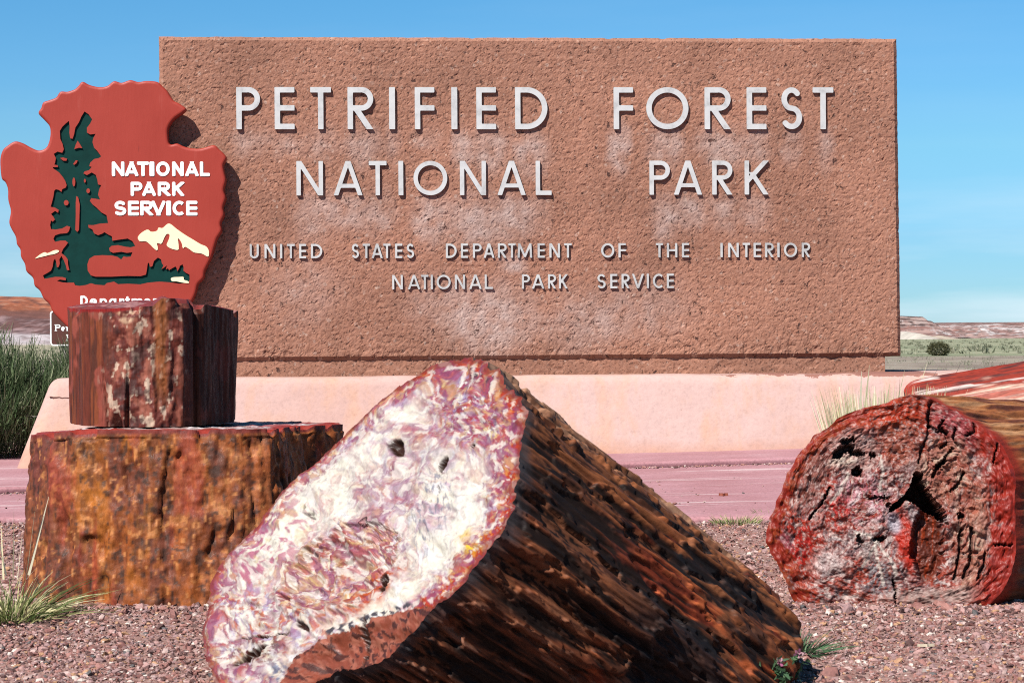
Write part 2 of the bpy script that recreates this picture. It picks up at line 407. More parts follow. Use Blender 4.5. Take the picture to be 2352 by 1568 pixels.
def rounded_rect(x0, x1, y0, y1, r, nx=260, ny=30, nc=8):
    P = []
    def arc(cx, cy, a0):
        for k in range(nc + 1):
            a = a0 + math.pi / 2 * k / nc; P.append((cx + r * math.cos(a), cy + r * math.sin(a)))
    arc(x0 + r, y0 + r, math.pi); P += [(x, y0) for x in np.linspace(x0 + r, x1 - r, nx)[1:-1]]
    arc(x1 - r, y0 + r, 1.5 * math.pi); P += [(x1, y) for y in np.linspace(y0 + r, y1 - r, ny)[1:-1]]
    arc(x1 - r, y1 - r, 0); P += [(x, y1) for x in np.linspace(x1 - r, x0 + r, 60)[1:-1]]
    arc(x0 + r, y1 - r, .5 * math.pi); P += [(x0, y) for y in np.linspace(y1 - r, y0 + r, ny)[1:-1]]
    return np.array(P)
rows = []
levels = [(-.10, 0.0)] + [(z, (z + .03) / .53) for z in np.linspace(-.03, .445, 40)]
for z, s in levels: rows.append((z, s, 0.0))
for a in np.linspace(10, 90, 9):
    a = math.radians(a); rows.append((.445 + .055 * math.sin(a), .90 + .09 * math.sin(a), .045 * (1 - math.cos(a))))
rings = []
for z, s, ins in rows:
    R = rounded_rect(-2.975 + .165 * s + ins, 3.32 - .34 * s - ins, 11.93 + .21 * s + ins, 13.7 - .2 * s - ins, .10)
    rings.append(np.column_stack([R, np.full(len(R), z)]))
nr = len(rings[0])
cap = rings[-1].copy(); cap[:, 1] = 12.9; cap[:, 0] = np.clip(cap[:, 0], -2.4, 2.6)
V = np.concatenate(rings + [cap])
V[:, 1] -= np.where(V[:, 2] < .49, .006 * fbm(V, 1.7, 4, 2.0) + .002 * fbm(V, 16, 3, 5.0), 0)
V[:, 2] += np.where(V[:, 2] > .44, .006 * fbm(V, 2.2, 4, 8.0), 0)
zt = V[:, 2]
peel = np.where(zt > .30, (zt - .50) * 7.5, -1.0) + .58 * sm(-.3, 1.9, V[:, 0]) - .02 + .10 * fbm(V, 1.3, 3, 6.0)
peel = np.where(V[:, 0] > 2.55, peel - 1 * sm(2.55, 2.75, V[:, 0]), peel)
t_base = thing('plaster_base', 'long pink plastered base with sloping sides under the stone sign slab', 'sign base', (0, 12.6, 0))
part('plaster_body', t_base, V, grid_faces(nr, len(rings) + 1, True), m_pink, smooth=True, attrs={'peel': peel})
# hairline crack near the left end, raised lip of plaster
cpts = [(111, 911), (115, 911), (120, 913), (128, 913), (134, 912), (141, 914), (147, 913), (160, 914), (185, 916)]
m_crack = paint_mat('crack_dirt', (.12, .04, .03), .95)
cp = []
for (px, py) in cpts:
    s = .45; p = at(px, py, 12.075); cp.append(p)
cp = np.array(cp)
wd = np.array([.001, .002, .004, .004, .003, .003, .002, .003, .002])[:, None] * np.array([0, 0, 1.0])
Vc = np.concatenate([cp + wd, cp - wd, cp + wd - (0, -.05, 0), cp - wd - (0, -.05, 0)]); n = len(cp)
ii = np.arange(n - 1)
# the crack follows the battered face: push each point onto it
for k in range(len(Vc)):
    z = Vc[k, 2]; s = (z + .03) / .53
    Vc[k, 1] = 11.93 + .21 * s - .004 + (.02 if k >= 2 * n else 0)
part('crack', t_base, Vc, [np.stack([ii, ii + 1, n + ii + 1, n + ii], -1), np.stack([ii, 2 * n + ii, 2 * n + ii + 1, ii + 1], -1), np.stack([n + ii, n + ii + 1, 3 * n + ii + 1, 3 * n + ii], -1)], m_crack)

# ================================================================== SIGN SLAB
PSI = math.radians(3.5)
WO = at(1176, 450, 12.45)
WN = np.array([math.sin(PSI), -math.cos(PSI), 0.0])         # towards the camera
WX = np.array([math.cos(PSI), math.sin(PSI), 0.0])
WZ = np.array([0, 0, 1.0])
def wall_xy(px, py, out=0.0):
    q = on_plane([(px, py)], WO + WN * out, WN)[0] - WO
    return float(q @ WX), float(q[2])
def wall_pt(x, z, out=0.0): return WO + WX * x + WZ * z + WN * out
def wall_pts(A, out):
    A = np.asarray(A, float); out = np.broadcast_to(out, (len(A),))
    return WO + A[:, :1] * WX + A[:, 1:2] * WZ + out[:, None] * WN

m_agg, t, b = base_mat('exposed_aggregate', .9, .2)
v = coords(t)
v1 = nn(t, 'ShaderNodeTexVoronoi'); v1.inputs['Scale'].default_value = 58; t.links.new(v, v1.inputs['Vector'])
v2 = nn(t, 'ShaderNodeTexVoronoi'); v2.inputs['Scale'].default_value = 130; t.links.new(v, v2.inputs['Vector'])
nd = noise(t, v, 30, 6, .75); nl = noise(t, v, 1.5, 5, .6); nf = noise(t, v, 190, 3, .7)
stn = ramp(t, v1.outputs['Color'], [(0, (.20, .075, .045)), (.35, (.36, .16, .10)), (.6, (.42, .195, .125)), (.86, (.45, .235, .165)), (.90, (.62, .45, .36)), (1, (.74, .60, .50))])
stn2 = ramp(t, v2.outputs['Color'], [(0, (.26, .10, .06)), (.5, (.38, .165, .10)), (.93, (.44, .21, .14)), (.97, (.78, .62, .50))])
c = mix(t, stn.outputs[0], stn2.outputs[0], .55)
c = mix(t, c, (.37, .172, .115), ramp(t, nd.outputs[0], [(.35, .0), (.62, .75)]).outputs[0])
c = mix(t, c, ramp(t, nl.outputs[0], [(.28, .74), (.5, 1.0), (.72, 1.2)]).outputs[0], 1.0, 'MULTIPLY')
sta = nn(t, 'ShaderNodeAttribute', attribute_name='stain')
c = mix(t, c, (.56, .41, .36), sta.outputs['Fac'])
np_ = noise(t, v, 62, 5, .8); pits = ramp(t, np_.outputs[0], [(.33, 0.0), (.40, 1.0)])
nbig = noise(t, v, 21, 4, .7); pit2 = ramp(t, nbig.outputs[0], [(.31, 0.0), (.36, 1.0)])
pit = nn(t, 'ShaderNodeMath', operation='MULTIPLY'); t.links.new(pits.outputs[0], pit.inputs[0]); t.links.new(pit2.outputs[0], pit.inputs[1])
c = mix(t, (.10, .045, .035), c, pit.outputs[0])
t.links.new(c, b.inputs['Base Color'])
bp = bump_to(t, b, v1.outputs['Distance'], .25, .005)
bp = bump_to(t, b, nd.outputs[0], .38, .008, bp)
bp = bump_to(t, b, nf.outputs[0], .5, .004, bp)
bump_to(t, b, pit.outputs[0], .8, .012, bp)

t_wall = thing('sign_wall', 'wide reddish aggregate stone slab with raised silver lettering on the pink base', 'monument sign', tuple(wall_pt(0, wall_xy(1176, 862)[1])))
xTL, zT = wall_xy(364, 84); xTR, zT2 = wall_xy(2061, 88); xBR, zB = wall_xy(2071, 818); zT = (zT + zT2) / 2
xBL = xTL + .004
CH = .024
# front: a fine grid with real relief; the chamfers and the sides follow from its rim
nu, nv = 470, 206
u = np.linspace(0, 1, nu); w = np.linspace(0, 1, nv)
U, Wv = np.meshgrid(u, w)
zz = zB + CH + (zT - CH - zB - CH) * Wv
xl = xBL + (xTL - xBL) * Wv + CH; xr = xBR + (xTR - xBR) * Wv - CH
xx = xl + (xr - xl) * U
A = np.stack([xx, zz], -1).reshape(-1, 2)
PP = np.column_stack([A, np.zeros(len(A))])
edge = np.minimum(np.minimum(U, 1 - U) * 4.5, np.minimum(Wv, 1 - Wv) * 2).ravel()
rel = -.004 * np.abs(fbm(PP, 26, 3, 3.0)) - .003 * sm(.25, .6, fbm(PP, 13, 4, 12.0)) - .004 * sm(.2, .7, fbm(PP, 40, 2, 20.0))
rough_b = sm(.12, .0, edge + .04 * fbm(PP, 9, 3)) * sm(-.1, .5, fbm(PP, 18, 3, 31.0))
rel -= .007 * rough_b * (A[:, 1] < zB + .2)
# lime stains run down below the letters
stain = np.zeros(len(A))
for (px0, px1, py0, py1, k) in [(545, 600, 300, 352, .35), (632, 690, 300, 350, .3), (715, 765, 300, 360, .35), (805, 860, 302, 372, .5), (890, 915, 300, 360, .3),
        (955, 1005, 300, 340, .25), (1045, 1075, 305, 375, .7), (1095, 1150, 305, 380, .65), (1190, 1250, 310, 380, .6), (1405, 1440, 300, 385, .75), (1500, 1560, 305, 370, .55),
        (1618, 1690, 305, 375, .6), (1715, 1765, 300, 360, .5), (1800, 1835, 305, 365, .4), (1880, 1915, 305, 375, .35),
        (690, 760, 455, 530, .5), (770, 840, 455, 520, .45), (850, 900, 455, 530, .35), (960, 1020, 460, 540, .65), (1050, 1130, 460, 555, .6), (1150, 1230, 460, 530, .6),
        (1500, 1545, 460, 530, .5), (1555, 1615, 455, 520, .5), (1640, 1690, 460, 520, .45), (1715, 1765, 455, 515, .35),
        (1060, 1200, 680, 800, .75), (1280, 1400, 690, 790, .45), (950, 1060, 650, 740, .3), (1155, 1200, 590, 625, .8), (640, 760, 620, 720, .25), (1400, 1560, 660, 760, .3)]:
    a = wall_xy((px0 + px1) / 2, (py0 + py1) / 2); hw = (px1 - px0) / F * 12.4 * .62; hh = (py1 - py0) / F * 12.4 * .62
    stain += k * blob(A[:, 0] + .03 * fbm(PP, 7, 3, 40.0), A[:, 1] + .04 * fbm(PP, 5, 3, 44.0), a[0], a[1], hw, hh, 0, .75)
stain = np.clip(stain * 1.25, 0, .9) * (.60 + .5 * fbm(PP, 11, 4, 50.0))
V = [wall_pts(A, rel)]
fr = [grid_faces(nu, nv)]
idx = np.arange(nu * nv).reshape(nv, nu)
rim = np.concatenate([idx[0, :-1], idx[:-1, -1], idx[-1, :0:-1], idx[:0:-1, 0]])
ra = A[rim]; m = len(rim)
def outward(a, c):
    o = a.copy()
    o[:, 0] += np.where(np.isclose(U.ravel()[rim], 0), -c, 0) + np.where(np.isclose(U.ravel()[rim], 1), c, 0)
    o[:, 1] += np.where(np.isclose(Wv.ravel()[rim], 0), -c, 0) + np.where(np.isclose(Wv.ravel()[rim], 1), c, 0)
    return o
jag = .0022 * fbm(PP[rim], 15, 3, 60.0) + .0007 * fbm(PP[rim], 50, 2, 61.0)
jag -= .007 * sm(.45, .8, fbm(PP[rim], 7, 3, 66.0))
o1 = outward(ra, CH); o1 = outward(o1 - 0, 0) if False else o1
r1 = wall_pts(outward(ra, CH) + outward(ra, 1.0) * 0, -CH) + 0
dirs = outward(ra, 1.0) - ra
r1 = wall_pts(outward(ra, CH) + dirs * jag[:, None], -CH + jag)
r2 = wall_pts(outward(ra, CH) + dirs * jag[:, None], -.42)
b0 = nu * nv
V += [r1, r2]
k = np.arange(m); k2 = (k + 1) % m
fr.append(np.stack([rim[k2], rim[k], b0 + k, b0 + k2], -1)); fr.append(np.stack([b0 + k2, b0 + k, b0 + m + k, b0 + m + k2], -1))
V = np.concatenate(V)
st = np.concatenate([stain, np.zeros(2 * m)])
bk = wall_pts(np.array([[xBL, zB], [xBR, zB], [xTR, zT], [xTL, zT]]), -.421)
nb_ = len(V); V = np.concatenate([V, bk]); st = np.concatenate([st, np.zeros(4)])
fr.append(np.array([[nb_, nb_ + 3, nb_ + 2, nb_ + 1]]))
part('slab', t_wall, V, fr, m_agg, attrs={'stain': st})
# the recessed course that carries the slab
xr_, _ = wall_xy(2035, 840); zlow = wall_xy(1176, 880)[1]
nu2, nv2 = 300, 16
U, Wv = np.meshgrid(np.linspace(0, 1, nu2), np.linspace(0, 1, nv2))
A2 = np.stack([xTL + .10 + (xr_ - xTL - .10) * U, zlow - .05 + (zB + .01 - zlow + .05) * Wv], -1).reshape(-1, 2)
P2 = np.column_stack([A2, np.ones(len(A2))])
V2 = wall_pts(A2, -.024 - .004 * np.abs(fbm(P2, 24, 3)) - .006 * sm(.3, .6, fbm(P2, 9, 4, 3.0)))
i2 = np.arange(nu2 * nv2).reshape(nv2, nu2)
rim2 = np.concatenate([i2[0, :-1], i2[:-1, -1], i2[-1, :0:-1], i2[:0:-1, 0]]); m2 = len(rim2)
back2 = wall_pts(A2[rim2], -.36); n0 = len(V2); k = np.arange(m2); k2 = (k + 1) % m2
part('footing_course', t_wall, np.concatenate([V2, back2]), [grid_faces(nu2, nv2), np.stack([rim2[k2], rim2[k], n0 + k, n0 + k2], -1)], m_agg, attrs={'stain': np.zeros(n0 + m2)})

# ================================================================== LETTERING
class Glyph:
    """signed distance of one letter on a grid; contours become its outlines"""
    def __init__(s, Wd, H, t, r=0.0):
        s.W, s.H, s.t, s.r = Wd, H, t, r
        s.W0, s.H0 = Wd - 2 * r, H - 2 * r; s.tt = max(t - 2 * r, .02 * H)
        n = 64 if H > .15 else 44
        cs = H / n; pad = .22 * H
        s.gx = np.arange(-pad - r, Wd - r + pad, cs); s.gy = np.arange(-pad - r - .35 * H, H - r + pad, cs)
        s.X, s.Y = np.meshgrid(s.gx, s.gy); s.d = np.full(s.X.shape, 1e3)
    def add(s, d): s.d = np.minimum(s.d, d)
    def rect(s, x0, y0, x1, y1):
        qx = np.abs(s.X - (x0 + x1) / 2) - (x1 - x0) / 2; qy = np.abs(s.Y - (y0 + y1) / 2) - (y1 - y0) / 2
        return np.hypot(np.maximum(qx, 0), np.maximum(qy, 0)) + np.minimum(np.maximum(qx, qy), 0)
    def box(s, *a): s.add(s.rect(*a))
    def line(s, x0, y0, x1, y1, clip=None, t=None):
        L_ = math.hypot(x1 - x0, y1 - y0); nx, ny = -(y1 - y0) / L_, (x1 - x0) / L_
        d = np.abs((s.X - x0) * nx + (s.Y - y0) * ny) - (t or s.tt) / 2
        s.add(np.maximum(d, s.rect(*(clip or (0, 0, s.W0, s.H0)))))
    def ring(s, cx, cy, rx, ry, clip=None, gap=None):
        t = s.tt; a, b_ = rx - t / 2, ry - t / 2
        x, y = s.X - cx, s.Y - cy
        k0 = np.hypot(x / a, y / b_) + 1e-9; k1 = np.hypot(x / a ** 2, y / b_ ** 2) + 1e-9
        d = np.abs(k0 * (k0 - 1) / k1) - t / 2
        if clip: d = np.maximum(d, s.rect(*clip))
        if gap is not None:
            ang = np.degrees(np.arctan2(y / ry, x / rx)); lo, hi = gap
            ins = (ang > lo) & (ang < hi)
            d = np.where(ins, np.maximum(d, .02), d)
        s.add(d)
    def poly(s, pts, t=None):
        for (x0, y0), (x1, y1) in zip(pts[:-1], pts[1:]):
            dx, dy = x1 - x0, y1 - y0; q = np.clip(((s.X - x0) * dx + (s.Y - y0) * dy) / (dx * dx + dy * dy + 1e-12), 0, 1)
            s.add(np.hypot(s.X - x0 - q * dx, s.Y - y0 - q * dy) - (t or s.tt) / 2)
def letter_loops(ch, Wd, H, t, r=0.0, serif=False):
    g = Glyph(Wd, H, t, r); W_, H_, t = g.W0, g.H0, g.tt
    hb = .56 * H_; rb = hb / 2
    if ch in 'ETFIL':
        if ch == 'T': g.box(0, H_ - t, W_, H_); g.box(W_ / 2 - t / 2, 0, W_ / 2 + t / 2, H_)
        elif ch == 'I': g.box(0, 0, max(W_, t * .5), H_)
        else:
            g.box(0, 0, t, H_)
            if ch in 'EF': g.box(0, H_ - t, W_, H_); g.box(0, H_ * .5 - t * .45, W_, H_ * .5 + t * .55)
            if ch in 'EL': g.box(0, 0, W_, t)
    elif ch in 'PR':
        r_ = min(rb, W_ * .7)
        g.box(0, 0, t, H_); g.box(0, H_ - t, W_ - r_, H_); g.box(0, H_ - hb, W_ - r_, H_ - hb + t)
        g.ring(W_ - r_, H_ - rb, r_, rb, (W_ - r_ - .001, H_ - hb, W_ + .01, H_ + .01))
        if ch == 'R':
            xk = W_ * .34; g.line(xk, H_ - hb + t * .3, W_ - t * .62, 0, (t * .9, 0, W_ + t, H_ - hb + t * .5), t * 1.04)
    elif ch == 'D':
        r_ = min(W_ * .66, H_ / 2); g.box(0, 0, t, H_); g.box(0, 0, W_ - r_, t); g.box(0, H_ - t, W_ - r_, H_)
        g.ring(W_ - r_, H_ / 2, r_, H_ / 2, (W_ - r_ - .001, 0, W_ + .01, H_ + .01))
    elif ch == 'O': g.ring(W_ / 2, H_ / 2, W_ / 2, H_ / 2)
    elif ch == 'C': g.ring(W_ * .58, H_ / 2, W_ * .58, H_ / 2, None, (-48, 48)); g.d = np.maximum(g.d, g.X - W_)
    elif ch == 'S':
        ry1 = (H_ / 2 - t / 2) / 2; rx1 = W_ / 2 - t / 2; pts = []
        for a in np.linspace(38, 250, 16): pts.append((W_ / 2 + rx1 * .92 * math.cos(math.radians(a)), H_ - t / 2 - ry1 + ry1 * math.sin(math.radians(a))))
        for a in np.linspace(70, -142, 16): pts.append((W_ / 2 + rx1 * math.cos(math.radians(a)), t / 2 + ry1 + ry1 * math.sin(math.radians(a))))
        g.poly(pts)
    elif ch == 'N': g.box(0, 0, t, H_); g.box(W_ - t, 0, W_, H_); g.line(t * .55, H_, W_ - t * .55, 0)
    elif ch == 'M':
        g.line(t * .5, 0, t * .9, H_); g.line(W_ - t * .5, 0, W_ - t * .9, H_); g.line(t * .8, H_, W_ / 2, H_ * .08, (0, H_ * .05, W_, H_)); g.line(W_ - t * .8, H_, W_ / 2, H_ * .08, (0, H_ * .05, W_, H_))
    elif ch == 'A': g.line(t * .5, 0, W_ / 2 - t * .05, H_); g.line(W_ - t * .5, 0, W_ / 2 + t * .05, H_); g.box(W_ * .22, H_ * .22, W_ * .78, H_ * .22 + t * .9)
    elif ch == 'V': g.line(t * .5, H_, W_ / 2, 0); g.line(W_ - t * .5, H_, W_ / 2, 0)
    elif ch == 'K':
        g.box(0, 0, t, H_); g.line(t * .4, H_ * .36, W_ - t * .55, H_, (t * .6, 0, W_ + t, H_)); g.line(W_ * .33, H_ * .60, W_ - t * .6, 0, (t * .6, 0, W_ + t, H_ * .66))
    elif ch == 'U': g.box(0, W_ / 2, t, H_); g.box(W_ - t, W_ / 2, W_, H_); g.ring(W_ / 2, W_ / 2, W_ / 2, W_ / 2, (0, 0, W_, W_ / 2 + .001))
    elif ch == 'H': g.box(0, 0, t, H_); g.box(W_ - t, 0, W_, H_); g.box(0, H_ / 2 - t / 2, W_, H_ / 2 + t / 2)
    else:                                            # lower case; x-height is .68 of the cap height
        xh = H_ * .68
        if ch == 'o': g.ring(W_ / 2, xh / 2, W_ / 2, xh / 2)
        elif ch == 'e': g.ring(W_ / 2, xh / 2, W_ / 2, xh / 2, None, (-48, -2)); g.box(t * .5, xh / 2 - t * .45, W_ - t * .3, xh / 2 + t * .45)
        elif ch in 'pa':
            g.ring(W_ / 2, xh / 2, W_ / 2, xh / 2)
            g.box(0, -H_ * .3, t, xh) if ch == 'p' else g.box(W_ - t, 0, W_, xh)
        elif ch == 'r': g.box(0, 0, t, xh); g.ring(W_ * .62, xh * .6, W_ * .62, xh * .4, (0, xh * .6, W_, xh))
        elif ch == 't': g.box(W_ * .35, 0, W_ * .35 + t, H_ * .92); g.box(0, xh - t, W_, xh)
        elif ch in 'ni': 
            g.box(0, 0, t, xh)
            if ch == 'n': g.box(W_ - t, 0, W_, xh * .55); g.ring(W_ / 2, xh * .55, W_ / 2, xh * .45, (0, xh * .55, W_, xh))
            else: g.box(0, H_ * .8, t, H_ * .8 + t)
        elif ch == 'm':
            g.box(0, 0, t, xh); h_ = W_ / 2 + t / 2
            for x0 in (0, W_ - h_): g.box(x0 + h_ - t, 0, x0 + h_, xh * .6); g.ring(x0 + h_ / 2, xh * .6, h_ / 2, xh * .4, (x0, xh * .6, x0 + h_, xh))
        elif ch == 'f': g.box(W_ * .3, 0, W_ * .3 + t, H_ * .8); g.box(0, xh - t, W_, xh); g.ring(W_ * .75, H_ * .75, W_ * .45, H_ * .25, (0, H_ * .75, W_, H_))
        elif ch == 'd': g.ring(W_ / 2, xh / 2, W_ / 2, xh / 2); g.box(W_ - t, 0, W_, H_)
    if serif:
        for x0 in ([0] if ch in 'PFri' else []):
            g.box(x0 - t * .6, 0, x0 + t * 1.7, t * .55)
        if ch in 'PF': g.box(-t * .6, H_ - t * .55, t, H_)
    d = g.d - r
    return [l + r for l in contours(g.gx, g.gy, d)]
def contours(gx, gy, d):
    ins = d < 0
    segs = {}
    ny, nx = d.shape
    code = ins[:-1, :-1] * 1 + ins[:-1, 1:] * 2 + ins[1:, 1:] * 4 + ins[1:, :-1] * 8
    table = {1: [(3, 0)], 2: [(0, 1)], 3: [(3, 1)], 4: [(1, 2)], 5: [(3, 2), (1, 0)], 6: [(0, 2)], 7: [(3, 2)], 8: [(2, 3)], 9: [(2, 0)], 10: [(0, 3), (2, 1)], 11: [(2, 1)], 12: [(1, 3)], 13: [(1, 0)], 14: [(0, 3)]}
    pos = {}
    def key(i, j, e): return (i, j, 0) if e == 0 else (i, j + 1, 1) if e == 1 else (i + 1, j, 0) if e == 2 else (i, j, 1)
    def pt(kk):
        i, j, o = kk
        a = d[i, j]; b_ = d[i, j + 1] if o == 0 else d[i + 1, j]
        f = a / (a - b_)
        return (gx[j] + f * (gx[j + 1] - gx[j]), gy[i]) if o == 0 else (gx[j], gy[i] + f * (gy[i + 1] - gy[i]))
    for i, j in zip(*np.nonzero((code > 0) & (code < 15))):
        for a, b_ in table[int(code[i, j])]: segs[key(i, j, a)] = key(i, j, b_)
    loops = []
    while segs:
        k0 = next(iter(segs)); k = k0; lp = []
        while k in segs:
            lp.append(pt(k)); k = segs.pop(k)
        if len(lp) > 6:
            A = np.array(lp); keep = [0]
            for q in range(1, len(A) - 1):                      # drop points on straight runs
                a, b_, c_ = A[keep[-1]], A[q], A[q + 1]
                cr_ = abs((b_[0] - a[0]) * (c_[1] - b_[1]) - (b_[1] - a[1]) * (c_[0] - b_[0]))
                if cr_ > 1e-7 * 1 or True: keep.append(q)
            loops.append(A)
    return loops
def area(l): return .5 * np.sum(l[:, 0] * np.roll(l[:, 1], -1) - np.roll(l[:, 0], -1) * l[:, 1])
def fill(loops):
    """triangles (indices into the concatenated loops), counter-clockwise seen from +normal"""
    tri = tessellate_polygon([[Vector((p[0], p[1], 0)) for p in l] for l in loops])
    A = np.concatenate(loops); T = np.array(tri, int)
    a, b_, c_ = A[T[:, 0]], A[T[:, 1]], A[T[:, 2]]
    cr_ = (b_[:, 0] - a[:, 0]) * (c_[:, 1] - a[:, 1]) - (b_[:, 1] - a[:, 1]) * (c_[:, 0] - a[:, 0])
    T[cr_ < 0] = T[cr_ < 0][:, ::-1]
    return T
def extrude(loops, z0, z1, back=False, chamfer=0.0):
    """flat plate in the wall's x-z axes: front at z1, edge walls back to z0"""
    A = np.concatenate(loops); n = len(A); T = fill(loops)
    Q = []; o = 0
    for l in loops:
        k = np.arange(len(l)); k2 = (k + 1) % len(l)
        Q.append(np.stack([o + k, o + k2, n + o + k2, n + o + k], -1)); o += len(l)
    V = np.concatenate([wall_pts(A, z1), wall_pts(A, z0)])
    # the front loop is stored first: walls run front -> back, flip for outward normals where needed
    Q = np.concatenate([q if False else q[:, ::-1] for q in Q])
    return V, [T, Q] + ([T[:, ::-1] + n] if back else [])

m_alu, t, b = base_mat('weathered_aluminium', .42, .5)
b.inputs['Metallic'].default_value = .1
v = coords(t); n1 = noise(t, v, 14, 5, .7); n2 = noise(t, v, 160, 3, .6)
r = ramp(t, n1.outputs[0], [(.28, (.40, .40, .395)), (.45, (.55, .55, .545)), (.7, (.64, .64, .63))])
t.links.new(r.outputs[0], b.inputs['Base Color']); bump_to(t, b, n2.outputs[0], .15, .001)
m_alu2, t, b = base_mat('dull_aluminium', .5, .5)
b.inputs['Metallic'].default_value = .15
v = coords(t); n1 = noise(t, v, 9, 5, .7); r = ramp(t, n1.outputs[0], [(.3, (.36, .36, .36)), (.5, (.52, .52, .51)), (.7, (.62, .62, .60))])
t.links.new(r.outputs[0], b.inputs['Base Color'])

ROWS = []
def row(text, xs_, y_l, y_r, tt, mat): ROWS.append((text, xs_, y_l, y_r, tt, mat))
row('PETRIFIEDFOREST', [(543, 597), (631, 676), (713, 760), (798.6, 857), (894, 907), (953, 997.5), (1037, 1050), (1094.5, 1139), (1183.4, 1257), (1410, 1454), (1485, 1581), (1619, 1678), (1715.7, 1760), (1794.3, 1842), (1867.6, 1914)], (200.3, 297), (201, 297), 12.3, m_alu)
row('NATIONALPARK', [(681, 741.6), (766.7, 832), (847.4, 887.6), (915.4, 926), (950, 1027), (1056.6, 1116), (1143, 1207), (1230.8, 1266.5), (1492.3, 1538.5), (1548.6, 1612), (1636.4, 1682), (1711, 1765)], (370, 449), (369, 447), 9.9, m_alu)
def r3(a, b_): return (516.8 + a * .5859, 516.8 + b_ * .5859)
row('UNITEDSTATESDEPARTMENTOFTHEINTERIOR', [r3(*q) for q in [(97, 132), (155, 197), (216, 224), (243, 273), (291, 318), (337, 381), (497, 525), (540, 568), (575, 618), (621, 649), (667, 695), (712, 741),
    (866, 908), (925, 952), (972, 1006), (1014, 1056), (1070, 1104), (1111, 1139), (1147, 1204), (1226, 1253), (1272, 1313), (1330, 1359), (1475, 1526), (1543, 1571), (1690, 1717), (1733, 1773), (1792, 1819),
    (1943, 1951), (1973, 2014), (2030, 2058), (2073, 2101), (2118, 2151), (2166, 2174), (2192, 2243), (2262, 2294)]], (560.5, 593.5), (557.5, 590.5), 4.7, m_alu2)
row('NATIONALPARKSERVICE', [(901, 925), (937, 965), (967.5, 984), (989.5, 994), (1003, 1035), (1045, 1068), (1078, 1106), (1113.5, 1132), (1199, 1217), (1222, 1250), (1259, 1277), (1284, 1304),
    (1372, 1391), (1402, 1418), (1428, 1446), (1452, 1479), (1486, 1490.5), (1500, 1523), (1532, 1547.5)], (631.5, 664.5), (628.5, 661.5), 4.5, m_alu2)
for (text, xs_, yl, yr, tp, mt) in ROWS:
    off = .0165 if mt is m_alu else .0125
    for k, (ch, (a, b_)) in enumerate(zip(text, xs_)):
        f_ = (a - xs_[0][0]) / (xs_[-1][0] - xs_[0][0])
        yt, yb = yl[0] + (yr[0] - yl[0]) * f_, yl[1] + (yr[1] - yl[1]) * f_
        x0, z0 = wall_xy(a, yb, off); x1, z1 = wall_xy(b_, yt, off)
        sc = 12.45 / F
        lp = letter_loops(ch, x1 - x0, z1 - z0, tp * sc)
        lp = [l + np.array([x0, z0]) for l in lp]
        V, fr = extrude(lp, .002, off)
        part('letter', t_wall, V, fr, mt)

# ================================================================== ARROWHEAD PLAQUE
def c1(pts): return [(x * .36622, 143.55 + y * .36622) for x, y in pts]
AFACE = .105                                      # front of the board in front of the slab
def plaq(pts, out=AFACE):
    P = on_plane(c1(pts), WO + WN * out, WN) - WO
    return np.column_stack([P @ WX, P[:, 2]])
arrow = [(515, 119), (560, 140), (620, 153), (670, 146), (712, 116), (760, 126), (815, 109), (865, 121), (920, 114), (985, 121), (1020, 150), (1050, 180), (1065, 205), (1090, 240), (1120, 255), (1167, 290),
    (1150, 315), (1100, 350), (1070, 385), (1055, 420), (1055, 465), (1065, 512), (1110, 507), (1150, 525), (1200, 537), (1260, 538), (1340, 518), (1375, 545), (1407, 575), (1421, 602), (1402, 645), (1408, 690), (1418, 740),
    (1405, 800), (1417, 850), (1400, 910), (1407, 955), (1385, 1010), (1391, 1055), (1363, 1105), (1347, 1155), (1330, 1215), (1308, 1262), (1285, 1310), (1278, 1352), (1243, 1392), (1230, 1442), (1210, 1490), (1160, 1570),
    (1085, 1680), (990, 1790), (880, 1890), (770, 1955), (650, 1900), (530, 1790), (450, 1690), (392, 1632), (330, 1566), (308, 1517), (272, 1482), (246, 1430), (214, 1400), (203, 1350), (163, 1310), (152, 1262), (128, 1218), (124, 1172),
    (103, 1140), (95, 1092), (68, 1042), (54, 1000), (64, 930), (48, 862), (46, 795), (30, 750), (6, 722), (-2, 612), (14, 550), (45, 520), (90, 494), (140, 505), (190, 532), (240, 551), (282, 537), (302, 505), (313, 450), (308, 400), (280, 365), (238, 318), (255, 285), (269, 249), (310, 234), (350, 217), (376, 182), (420, 182), (465, 167), (490, 145)]
